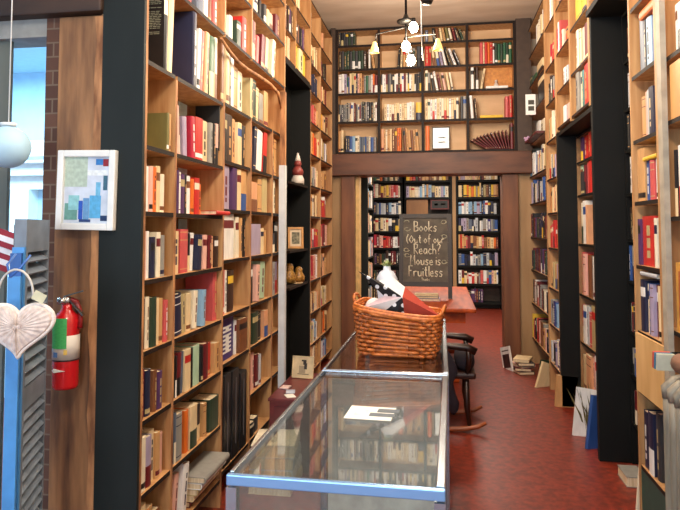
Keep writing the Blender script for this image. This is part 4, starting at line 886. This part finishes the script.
# plant clump behind the blue book
bm = BM(); rr = random.Random(8)
for i in range(60):
    b0 = Vector((rr.uniform(-.04, .03), rr.uniform(-.06, .06), 0)); d = Vector((rr.uniform(-.3, .05), rr.uniform(-.3, .3), 1)).normalized(); L = rr.uniform(.2, .42); s = Vector((rr.uniform(-1, 1), rr.uniform(-1, 1), 0)).normalized() * .008
    m = b0 + d * L * .6; e = b0 + d * L + Vector((d.x, d.y, -.1)) * .08
    vv = [bm.verts.new(p) for p in (b0, m + s, e, m - s)]; bm.faces.new(vv)
t = empty('dried_plant', (1.1, 4.98, 0), 0, 'olive dried plant standing behind the blue book', 'plant')
new_obj('foliage', bm, mat('dried_olive', (120, 110, 60), .7, noise=.2), t); bm = BM(); lathe(bm, [(0, 0), (.05, 0), (.06, .14), (.055, .14), (.045, .02), (0, .02)], seg=20); new_obj('pot', bm, BLACKJ, t)

# things laid on shelves
def shelf_flat(plane, xp, px0, px1, z, h, c, label, n=.0, out=.0, dz=.001):
    z0_ = z; z = ZC(plane, xp, z, 1 if px0 > 600 else 9) + dz; yy = HY - (z - CAMZ) / along(plane, xp, px0)[1] * F
    s0 = along(plane, xp, px0, yy)[0]; s1 = along(plane, xp, px1, yy)[0]; L = abs(s1 - s0); s = (s0 + s1) / 2; dp = .15
    if plane == 'L': flat_book(xp + out - dp / 2, s, z, dp, L, h, c, label)
    elif plane == 'R': flat_book(xp - out + dp / 2, s, z, dp, L, h, c, label, PI)
    else: flat_book(s, xp - out + dp / 2, z, dp, L, h, c, label, -PI / 2)
shelf_flat('L', XL, 208, 222, 1.62, .022, 'red', 'red book lying flat and jutting over the shelf edge', out=.05)
shelf_flat('R', XR, 639, 656, 2.33, .045, 'orange', 'orange book lying flat on top of the books behind radiator', dz=.255)
shelf_flat('R', XR, 642.5, 656, 1.685, .02, 'yellow', 'yellow book lying flat on top of the blue book', dz=.196)
shelf_flat('R', XR, 640, 656.5, 1.02, .02, 'silver', 'silver book lying flat on top of the row behind the radiator', dz=.285)
shelf_flat('B', YB - .02, 480, 503, 2.83, .03, 'yellow', 'yellow book lying flat between white and red books over the beam')
shelf_flat('B', YB - .02, 486, 508, 3.17, .028, 'white', 'white book lying flat beneath the small white figure over the beam')
for i, c in enumerate(('maroon', 'cream', 'khaki', 'white', 'grey')):
    shelf_flat('L', XL, 194, 219, .12, .03, c, ['maroon magazine at the bottom of the lowest shelf pile', 'cream magazine second from bottom of the lowest shelf pile', 'khaki magazine in the middle of the lowest shelf pile', 'white magazine second from top of the lowest shelf pile', 'grey magazine on top of the lowest shelf pile'][i], out=.02 * i - .02, dz=.001 + i * .031)
for i, c in enumerate(('cream', 'white', 'silver', 'ivory')):
    flat_book(-.99, 3.72, .001 + i * .071, .26, .3, .07, c, ['cream paper stack at the bottom of the pile behind display case', 'white paper stack second from bottom behind display case', 'silver grey paper stack second from top behind display case', 'ivory paper stack on top of the pile behind display case'][i], .04 * i)
for i, (px0, px1, yt) in enumerate(((224.5, 231.5, 374), (232.5, 239.5, 369), (240.5, 247, 371))):
    xx = XL; y0_, d0_ = along('L', xx, px0, 410); y1_, d1_ = along('L', xx, px1, 410); zb_ = ZC('L', XL, .15) + .001; hh = min(zof((d0_ + d1_) / 2, yt), ZC('L', XL, .765) - .03) - zb_
    t = empty('portfolio_case', (xx - .062, (y0_ + y1_) / 2, zb_), 0, ['tall black portfolio case, first of three from the black end panel', 'tall black portfolio case, middle of the three below the violet book', 'tall black portfolio case, last of three from the black end panel'][i], 'portfolio', 'black portfolio cases')
    wv_ = (y1_ - y0_) * .47; bm = BM(); box(bm, -.06, .06, -wv_, wv_, 0, hh, bevel=.006); new_obj('body', bm, mat('black_leatherette', (24, 24, 26), .45, noise=.1), t)
    bm = BM(); box(bm, .0605, .063, -wv_ * .1, wv_ * .1, .08, hh - .05); new_obj('piping', bm, mat('piping_grey', (96, 90, 92), .5), t)
# face-out pieces
def panel(name, label, px0, px1, y0, y1, plane, xp, m, th=.012, back=.0, art=None, cat='book'):
    s0, da = along(plane, xp, px0, (y0 + y1) / 2); s1, db = along(plane, xp, px1, (y0 + y1) / 2); d = (da + db) / 2; z0 = zof(d, y1); z1 = zof(d, y0); L = abs(s1 - s0)
    bm = BM(); box(bm, -L / 2, L / 2, -th, 0, 0, z1 - z0, bevel=.0015); ms = [m]
    for a0, a1, b0, b1, mm in art or []:
        ms.append(mm); box(bm, -L / 2 + a0 * L, -L / 2 + a1 * L, -th - .0008, -th, b0 * (z1 - z0), b1 * (z1 - z0), len(ms) - 1)
    s = (s0 + s1) / 2
    loc = {'L': (xp - back, s, z0), 'R': (xp + back, s, z0), 'B': (s, xp + back, z0)}[plane]; rz = {'L': PI / 2, 'R': -PI / 2, 'B': 0}[plane]
    return tag(new_obj(name, bm, ms, None, loc, (0, 0, rz)), label, cat)
panel('framed_print', 'dark framed white certificate standing on the back wall shelf', 432, 450, 127, 149.5, 'B', YB + .05, mat('print_frame', (70, 54, 40)), art=[(.06, .94, .05, .95, mat('print_white', (222, 224, 210))), (.35, .75, .3, .34, mat('print_line', (150, 160, 140))), (.35, .75, .5, .54, mat('print_line', (150, 160, 140)))], cat='picture')
panel('wood_relief', 'honey coloured carved panel standing behind the small white figure', 484, 512, 68, 87.5, 'B', YB + .1, mat('honey_panel', (206, 140, 64), .5, rgb2=(176, 108, 44), scale=(30, 30, 30)), cat='picture')
panel('framed_sign', 'small red framed dark sign on the far wall above the chalkboard', 430.5, 449, 199.5, 209.5, 'B', YFAR + .05, mat('sign_red', (96, 26, 24), .5), art=[(.08, .92, .14, .86, mat('sign_dark', (34, 34, 34))), (.2, .4, .4, .6, mat('sign_green', (70, 90, 70))), (.55, .8, .45, .6, mat('sign_green', (70, 90, 70)))], cat='sign')
panel('wooden_board', 'plain brown wooden panel on the far wall above the chalkboard', 406.5, 428, 199, 214, 'B', YFAR + .05, mat('brown_panel', (150, 104, 58), .5, rgb2=(126, 84, 46), scale=(9, 9, 2)), cat='board')
figurine('figurine', 'tiny white figure standing on the flat white book over the beam', (along('B', YB, 498.5)[0], YB + .06, 3.2), [('body', [(0, 0), (.03, 0), (.026, .04), (.012, .07), (0, .075)], (0, 0, 0), RW), ('head', [(0, .07), (.016, .078), (.016, .094), (0, .104)], (0, 0, 0), RW)])
panel('photo_print', 'white mounted print with dark pictures standing out from the corner shelves', 525.5, 535.5, 94.5, 115, 'B', 6.86, WHITE, art=[(.25, .85, .2, .42, mat('photo_dark2', (70, 66, 56))), (.25, .85, .5, .72, mat('photo_dark2', (70, 66, 56)))], cat='picture')
# ledge with little purple flowers
bm = BM(); box(bm, -.035, .04, -.42, .42, -.02, 0); tag(new_obj('ledge', bm, mat('maroon_ledge', (92, 34, 36), .5), None, (XG - .045, 6.8, 2.52)), 'narrow maroon ledge with a flower sprig by the back wall', 'ledge')
t = empty('flower_sprig', (XG - .05, 7.15, 2.521), 0, 'pale lilac flower sprig on the maroon ledge end', 'flower'); bm = BM(); rr = random.Random(11)
for i in range(14):
    c = Vector((rr.uniform(-.03, .03), rr.uniform(-.1, .1), rr.uniform(.01, .05)))
    bmesh.ops.create_icosphere(bm, subdivisions=1, radius=.014, matrix=Matrix.Translation(c))
new_obj('petals', bm, mat('lilac_petal', (208, 170, 206), .7), t); bm = BM(); tube(bm, [(0, -.1, .006), (0, 0, .012), (0, .1, .02)], .004, 6); new_obj('stem', bm, mat('stem_green', (80, 100, 60)), t)
# statue in the alcove
figurine('figurine', 'dark and gold figure standing among the books between black panels', (XA + .06, 4.95, ZC('R', XA, 1.42) + .001), [('base', [(0, 0), (.07, 0), (.075, .05), (.06, .09), (0, .1)], (0, 0, 0), GO), ('body', [(0, .09), (.055, .1), (.06, .16), (.03, .22), (0, .23)], (0, 0, 0), mat('figure_dark', (50, 50, 60))), ('head', [(0, .22), (.03, .235), (.03, .265), (0, .28)], (0, 0, 0), mat('figure_slate', (110, 124, 140)))])
bm = BM(); lathe(bm, [(0, 0), (.05, 0), (.052, .01), (.052, .1), (.05, .11), (0, .112)], seg=20); bmesh.ops.translate(bm, verts=bm.verts, vec=(0, 0, 0)); lathe(bm, [(.053, .045), (.053, .07)], seg=20, mi=1)
tag(new_obj('red_tin', bm, [mat('tin_red', (170, 30, 34), .35), mat('tin_label', (230, 220, 200))], None, (XB + .04, 3.98, .861)), 'small red tin on the black shelf beside the wide panel', 'tin')
# big cover behind leaning books
panel('black_box', 'black cardboard box at the end of the second bay behind the red books', 196, 220, 105, 151, 'B', ls[2] - .03, mat('black_card', (26, 26, 28), .6), cat='box')
for (ya, yb, lab) in ((99, 128, 'pale blue painted daylight at the back of the second bay, behind red book'), (163, 190, 'pale blue painted daylight at the back of the second bay, behind orange books'), (219, 245, 'pale blue painted daylight at the back of the second bay, behind black books')):
    panel('painted_daylight', lab, 178, 186.5, ya, yb, 'L', XL - .197, mat('painted_daylight_blue', (204, 222, 230), .7), th=.004, cat='patch')  # daylight showing through the bookcase back, put in as pale patches

# ------------------------------------------------------------------ pendant lamp
def lamp():
    Y = 4.45; c = at(406, 21, Y)
    t = empty('pendant_lamp', c, 0, 'black pendant lamp with bright bulbs and small side shades', 'lamp')
    bm = BM(); tube(bm, [(0, 0, .0), (0, 0, CZ - c.z)], .009, 8); new_obj('stem', bm, DKMETAL, t)
    bm = BM(); lathe(bm, [(0, CZ - c.z - .03), (.06, CZ - c.z - .025), (.06, CZ - c.z - .001), (0, CZ - c.z - .001)], seg=20); new_obj('canopy', bm, DKMETAL, t)
    bm = BM(); lathe(bm, [(0, -.025), (.035, -.022), (.066, -.01), (.068, .0), (.03, .012), (.012, .05), (0, .05)], seg=28); new_obj('disc', bm, DKMETAL, t)
    bm = BM(); tube(bm, [(0, 0, -.02), (0, 0, -.22)], .008, 8); new_obj('shaft', bm, DKMETAL, t)
    SH = mat('amber_glass_shade', (232, 200, 130), .3, emit=(255, 200, 110), estr=.9)
    BU = mat('bulb', (255, 244, 220), .3, emit=(255, 236, 200), estr=55)
    def bulb(x, y, z, r=.034, lit=True):
        bm = BM(); lathe(bm, [(0, -r), (r * .6, -r * .8), (r, 0), (r * .75, r * .75), (r * .4, r * 1.3), (0, r * 1.35)], (x, y, z), 16); return new_obj('bulb', bm, BU, t)
    for px, py, dy in ((413.5, 28, -.06), (406, 47, .05), (411, 61, -.03)):
        p = at(px, py, Y + dy) - c; bulb(p.x, p.y, p.z)
        bm = BM(); tube(bm, [(0, 0, p.z + .075), (p.x * .6, p.y * .6, p.z + .075), (p.x, p.y, p.z + .05)], .006, 8); tube(bm, [(p.x, p.y, p.z + .04), (p.x, p.y, p.z + .07)], .016, 10); new_obj('socket', bm, DKMETAL, t)
        ld = bpy.data.lights.new('pendant_bulb_light', 'POINT'); ld.energy = 17; ld.color = (1, .8, .55); ld.shadow_soft_size = .05; lo = bpy.data.objects.new('pendant_bulb_light', ld); COL.objects.link(lo); lo.location = c + p + Vector((0, 0, -.06))
    for px, py, ex, ey, dy in ((376, 34, 374.5, 48, .05), (436, 34, 438, 45, -.1)):
        a = at(px, py, Y + dy) - c; e = at(ex, ey, Y + dy) - c
        bm = BM(); tube(bm, [(0, 0, a.z + .02), (a.x, a.y, a.z), (a.x, a.y, a.z - .045)], .005, 8); new_obj('arm', bm, DKMETAL, t)
        bm = BM(); lathe(bm, [(.012, .045), (.016, .028), (.028, -.005), (.034, -.036), (.031, -.036), (.024, 0), (.01, .04)], (e.x, e.y, e.z), 20); new_obj('shade', bm, SH, t)
lamp()
p = at(421, 4, 3.9); t = empty('ceiling_cord', (p.x, 3.9, p.z), 0, 'white cord with a black socket hanging beside the pendant lamp', 'cord')
p2 = at(427, 0, 3.9) - p; bm = BM(); tube(bm, [(0, 0, CZ - p.z), (0, 0, 0), (0, .05, -.18), (0, .4, -.25)], .004, 6); new_obj('cord', bm, WHITE, t)
bm = BM(); lathe(bm, [(0, -.03), (.03, -.025), (.042, 0), (.03, .03), (.012, .06), (0, .06)], (p2.x, 0, p2.z + .0), 18); tube(bm, [(p2.x, 0, p2.z + .05), (p2.x, 0, CZ - p.z)], .005, 6); new_obj('socket', bm, DKMETAL, t)

# ------------------------------------------------------------------ build the books
def book_mesh(bm, w, h, d, style, mi=(0, 1, 2), M=None, pages=True, covers=True):
    """Local: spine faces +x at x=0, thickness along y (centred), height z from 0."""
    t = min(.003, w * .14); rd = min(w * .18, .006)
    M = M or Matrix()
    if covers:
        outer = [(-d, -w / 2), (-rd, -w / 2), (-rd * .25, -w * .3), (0, -w * .12), (0, w * .12), (-rd * .25, w * .3), (-rd, w / 2), (-d, w / 2)]
        inner = [(-d, -w / 2 + t), (-rd - t, -w / 2 + t), (-t - rd * .3, -w * .26), (-t - rd * .2, -w * .1), (-t - rd * .2, w * .1), (-t - rd * .3, w * .26), (-rd - t, w / 2 - t), (-d, w / 2 - t)]
        zs = [0, h]; band = {}
        if style == 1: zs = [0, .68, .86, 1]; band = {1: 1}
        elif style == 2: zs = [0, .08, .1, .74, .76, .92, .94, 1]; band = {1: 2, 3: 2, 5: 2}
        elif style == 3: zs = [0, .42, 1]; band = {0: 1}
        elif style == 4: zs = [0, .06, .16, 1]; band = {1: 2}
        elif style in (5, 6, 8): zs = [0] + [.16 + .05 * k for k in range(14)] + [1]
        else: zs = [0, 1]
        if style == 7: zs = [0, .22, .68, 1]; band = {1: 1}
        zs = [z * h if z <= 1 else z for z in zs] if zs[-1] == 1 else zs
        O = [[bm.verts.new(M @ Vector((x, y, z))) for x, y in outer] for z in zs]
        I0 = [bm.verts.new(M @ Vector((x, y, 0))) for x, y in inner]; I1 = [bm.verts.new(M @ Vector((x, y, h))) for x, y in inner]
        n = len(outer)
        for k in range(len(zs) - 1):
            for i in range(n - 1):
                f = bm.faces.new((O[k][i], O[k][i + 1], O[k + 1][i + 1], O[k + 1][i])); m = mi[0]
                if 0 < i < n - 2:
                    if k in band: m = mi[band[k]]
                    if style in (5, 6, 8) and 1 <= k <= 13 and i == 3 and (k * 7 + int(h * 1000)) % 5 != 0: m = mi[2]
                    if style == 8 and 1 <= k <= 13 and 2 <= i <= 4 and k % 2: m = mi[2]
                f.material_index = m
        for i in range(n - 1):
            bm.faces.new((I0[i], I1[i], I1[i + 1], I0[i + 1])).material_index = mi[0]
            bm.faces.new((O[0][i], I0[i], I0[i + 1], O[0][i + 1])).material_index = mi[0]
            bm.faces.new((O[-1][i], O[-1][i + 1], I1[i + 1], I1[i])).material_index = mi[0]
        for j in (0, n - 1):
            q = [I0[j], I1[j]] + [O[k][j] for k in range(len(zs) - 1, -1, -1)]
            try: bm.faces.new(q if j == 0 else q[::-1]).material_index = mi[0]
            except ValueError: pass
    if pages is not None and pages is not False:
        box(bm, -d + .004, -t - rd, -w / 2 + t + .0002, w / 2 - t - .0002, .003, h - .004, mi[0] if pages == 'only' else pages, M)
LIGHT = {'cream', 'ivory', 'white', 'tan', 'lightblue', 'lilac', 'orange', 'yellow', 'mint', 'grey', 'silver', 'pink', 'khaki', 'peach'}
def accents(c, r):
    if c in LIGHT: return r.choice(['maroon', 'navy', 'black', 'red', 'brown', 'blue', 'darkgreen']), r.choice(['black', 'brown', 'maroon', 'navy'])
    return r.choice(['cream', 'ivory', 'white', 'yellow', 'black', 'khaki']), r.choice(['cream', 'khaki', 'white', 'tan'])
def spec_matrix(s):
    if s.get('free'):
        r = s['rot']; return Matrix.Translation(s['loc']) @ Matrix.Rotation(r[2], 4, 'Z') @ Matrix.Rotation(r[1], 4, 'Y') @ Matrix.Rotation(r[0], 4, 'X'), s['rot'], Vector(s['loc'])
    a = math.radians(s['lean']); rz = {'L': 0, 'R': PI, 'B': -PI / 2}[s['plane']]
    n = -s['setb']; up = s['w'] / 2 * abs(math.sin(a))
    loc = Vector({'L': (s['xp'] + n, s['s'], s['z'] + up), 'R': (s['xp'] - n, s['s'], s['z'] + up), 'B': (s['s'], s['xp'] - n, s['z'] + up)}[s['plane']])
    rot = (-a, 0, rz)
    return Matrix.Translation(loc) @ Matrix.Rotation(rz, 4, 'Z') @ Matrix.Rotation(-a, 4, 'X'), rot, loc
# which books the camera sees best: rays to each spine (no glass exists yet)
bpy.context.view_layer.update(); dg = bpy.context.evaluated_depsgraph_get()
eye = Vector((0, 0, CAMZ))
def project(p):
    x = p.x * CT + p.y * ST; y = -p.x * ST + p.y * CT; z = p.z - CAMZ
    f = y * CP + z * SP; return (CX + F * x / f, PY - F * (z * CP - y * SP) / f, f)
def weight(s):
    M, _, _ = spec_matrix(s); w, h = s['w'], s['h']; hit = 0; n = 0
    P = [project(M @ Vector(q)) for q in ((0, -w / 2, 0), (0, w / 2, 0), (0, w / 2, h), (0, -w / 2, h))]
    if min(p[2] for p in P) < .3: return 0
    A = abs(sum(P[i][0] * P[(i + 1) % 4][1] - P[(i + 1) % 4][0] * P[i][1] for i in range(4))) / 2
    for fy in (-.3, .3):
        for fz in (.12, .5, .9):
            p = M @ Vector((.004, fy * w, fz * h)); q = project(p); n += 1
            if not (0 <= q[0] <= 680 and 0 <= q[1] <= 510): continue
            d = p - eye; ok = S.ray_cast(dg, eye, d.normalized(), distance=d.length - .003)
            if not ok[0]: hit += 1
    return A * hit / n
for s in SPEC:
    if s.get('free'): continue
    for pl_, xp_, a_, b_, zs_, dep_, st_ in CELLS:
        if pl_ == s['plane'] and abs(xp_ - s['xp']) < 1e-6 and a_ - .2 < s['s'] < b_ + .2 and (a_ < s['s'] < b_ or not any(q[0] == pl_ and abs(q[1] - xp_) < 1e-6 and q[2] < s['s'] < q[3] and any(abs(z_ + .0006 - s['z']) < .003 for z_ in q[4]) for q in CELLS)) and any(abs(z_ + .0006 - s['z']) < .003 for z_ in zs_):
            up = [z_ - st_ for z_ in sorted(zs_) if z_ > s['z'] + .05]
            if up: s['h'] = min(s['h'], (up[0] - s['z'] - .006) * (1 if not s['lean'] else .97))
            hw = s['w'] / 2
            s['s'] = min(max(s['s'], a_ + hw), b_ - hw)
            break
GR = {}
for s in SPEC:
    if s.get('free') or s['c'] == 'maroon' and s['w'] < .0151: continue
    for ci, (pl_, xp_, a_, b_, zs_, dep_, st_) in enumerate(CELLS):
        if pl_ == s['plane'] and abs(xp_ - s['xp']) < 1e-6 and a_ <= s['s'] <= b_ and any(abs(z_ + .0006 - s['z']) < .003 for z_ in zs_): GR.setdefault((ci, round(s['z'], 3)), []).append(s); break
for (ci, z_), L in GR.items():
    a_, b_ = CELLS[ci][2:4]; L.sort(key=lambda q: q['s']); ew = lambda q: q['w'] / math.cos(math.radians(q['lean'])) + .0006
    tot = sum(ew(q) for q in L)
    if tot > b_ - a_:
        for q in L: q['w'] *= (b_ - a_) / tot * .995
    c = a_
    for q in L: q['s'] = max(q['s'], c + ew(q) / 2); c = q['s'] + ew(q) / 2
    c = b_
    for q in reversed(L): q['s'] = min(q['s'], c - ew(q) / 2); c = q['s'] - ew(q) / 2
for s in SPEC: s['wt'] = 1e9 if s.get('free') else weight(s)
NB = 312 - len(FLAT)
rank = sorted(range(len(SPEC)), key=lambda i: -SPEC[i]['wt'])
IND = set(rank[:NB])
ar = random.Random(21)
def words(l): return len(l.replace(',', ' ').split())
for i, s in enumerate(SPEC):
    c2, c3 = accents(s['c'], ar); s['cc'] = (s['c'], s.get('c2') or c2, c3)
    if s['c'] == 'violet': s['style'] = 8; s['cc'] = ('violet', 'white', 'white')
MATI = {}
stuff = BM(); smats = []
def smi(m):
    if m.name not in MATI: MATI[m.name] = len(smats); smats.append(m)
    return MATI[m.name]
def mkbook(name, w, h, d, style, cc, loc, rot, label, group, cover=None):
    bm = BM(); book_mesh(bm, w, h, d, style, (0, 1, 2), None, False)
    o = new_obj(name, bm, [bmat(c) for c in cc], None, loc, rot); tag(o, label, 'book', group)
    bm = BM(); book_mesh(bm, w, h, d, 0, (0, 0, 0), None, 'only', False); new_obj('page_block', bm, PAGE, o)
    if cover:
        bm = BM(); y = -w / 2
        if cover == 'text':
            rr = random.Random(4); z = h - .03
            while z > h * .42:
                x = -d + .02
                while x < -.03:
                    L = rr.uniform(.008, .03); box(bm, x, min(x + L, -.02), y - .0006, y, z - .0034, z); x += L + .004
                z -= .0078 if rr.random() < .8 else .018
            new_obj('cover_text', bm, mat('cover_print', (150, 158, 140), .6), o)
        elif cover == 'emblem':
            n = 28; c = bm.verts.new((-d * .52, y - .0008, h * .52)); rg = [bm.verts.new((-d * .52 + .05 * math.cos(2 * PI * k / n), y - .0008, h * .52 + .07 * math.sin(2 * PI * k / n))) for k in range(n)]
            for k in range(n): bm.faces.new((c, rg[k], rg[(k + 1) % n]))
            box(bm, -d * .8, -d * .4, y - .0008, y, h * .8, h * .83); new_obj('cover_emblem', bm, WHITE, o)
        elif cover == 'picture':
            box(bm, -d * .85, -d * .15, y - .0008, y, h * .16, h * .7); box(bm, -d * .85, -d * .15, y - .0008, y, h * .82, h * .86); new_obj('cover_picture', bm, mat('cover_dark', (76, 44, 44), .5, rgb2=(30, 26, 30), scale=(20, 20, 20)), o)
    return o
for i, s in enumerate(SPEC):
    M, rot, loc = spec_matrix(s)
    if i in IND:
        if s.get('free'): mkbook('book', s['w'], s['h'], s['d'], s['style'], s['cc'], loc, rot, s['label'], 'books standing on the floor', {9: 'emblem', 10: 'picture'}.get(s['style'])); continue
        adj = ''
        lab = '%s book, %s from left, %s' % (CN.get(s['c'], s['c']), ordw(s['order']), s['row'])
        if abs(s['lean']) > 2.5: adj = 'leaning '
        elif s['w'] > .07: adj = 'thick '
        elif s['w'] < .02: adj = 'thin '
        if adj and words(adj + lab) <= 16: lab = adj + lab
        mkbook('book', s['w'], s['h'], s['d'], s['style'], s['cc'], loc, rot, lab, 'books on ' + s['row'].split(', ', 1)[1], 'text' if s['row'] == rl(1, b1) and s['c'] == 'black' else None)
    else:
        mi = tuple(smi(bmat(c)) for c in s['cc']); book_mesh(stuff, s['w'], s['h'], s['d'], s['style'], mi, M, smi(PAGE))
tag(new_obj('distant_books', stuff, smats), 'rows of small distant books filling the remaining shelves', 'books', kind='stuff')
for (x, y, z, lx, ly, h, c, label, rz, tilt, group, style) in FLAT:
    c2, c3 = accents(c, ar)
    # lies on its side: thickness up, spine towards local +x
    M = (0, 0, 0)
    bm = BM(); T = Matrix.Translation((lx / 2, -ly / 2, h / 2)) @ Matrix.Rotation(-PI / 2, 4, 'X'); book_mesh(bm, h, ly, lx, style, (0, 1, 2), T, False)
    o = new_obj('book', bm, [bmat(c), bmat(c2), bmat(c3)], None, (x, y, z), (0, 0, rz)); tag(o, label, 'book', 'books lying flat')
    bm = BM(); book_mesh(bm, h, ly, lx, 0, (0, 0, 0), T, 'only', False); new_obj('page_block', bm, PAGE, o)

showcase_glass(*case1, HC); showcase_glass(*case2, HC)

# ------------------------------------------------------------------ light
w = bpy.data.worlds.new('world'); S.world = w; w.use_nodes = True
w.node_tree.nodes['Background'].inputs[0].default_value = (.55, .75, 1, 1); w.node_tree.nodes['Background'].inputs[1].default_value = .5
def area(name, loc, rot, sx, sy, e, col):
    l = bpy.data.lights.new(name, 'AREA'); l.shape = 'RECTANGLE'; l.size = sx; l.size_y = sy; l.energy = e; l.color = col
    o = bpy.data.objects.new(name, l); COL.objects.link(o); o.location = loc; o.rotation_euler = rot; return o
WARM = (1, .84, .66); NEUT = (1, .9, .77); COOL = (.5, .8, 1)
def point(name, loc, e, col, r=.25):
    l = bpy.data.lights.new(name, 'POINT'); l.energy = e; l.color = col; l.shadow_soft_size = r
    o = bpy.data.objects.new(name, l); COL.objects.link(o); o.location = loc
point('aisle_fill_front', (-.1, .3, 3.3), 110, NEUT); point('aisle_fill_middle', (-.15, 2.6, 3.3), 100, NEUT); point('aisle_fill_back', (-.1, 5.6, 3.3), 62, NEUT)  # unseen fill lights added to brighten ceiling and shelf tops, no fixtures
area('far_room_lamp', (0, 9.6, 2.95), (0, 0, 0), 1.2, 2.4, 120, NEUT)
area('side_room_daylight', (-3.4, 3.8, 2.95), (0, 0, 0), 2.5, 1.2, 160, COOL)
area('storefront_daylight', (-1.4, -2.6, 1.8), (PI / 2, 0, 0), 3.0, 2.6, 110, (.7, .85, 1))
S.view_settings.view_transform = 'Standard'; S.view_settings.look = 'None'; S.view_settings.gamma = 1; S.view_settings.use_curve_mapping = False
S.view_settings.exposure = .32
try: S.cycles.max_bounces = 8; S.cycles.transparent_max_bounces = 12
except Exception: pass
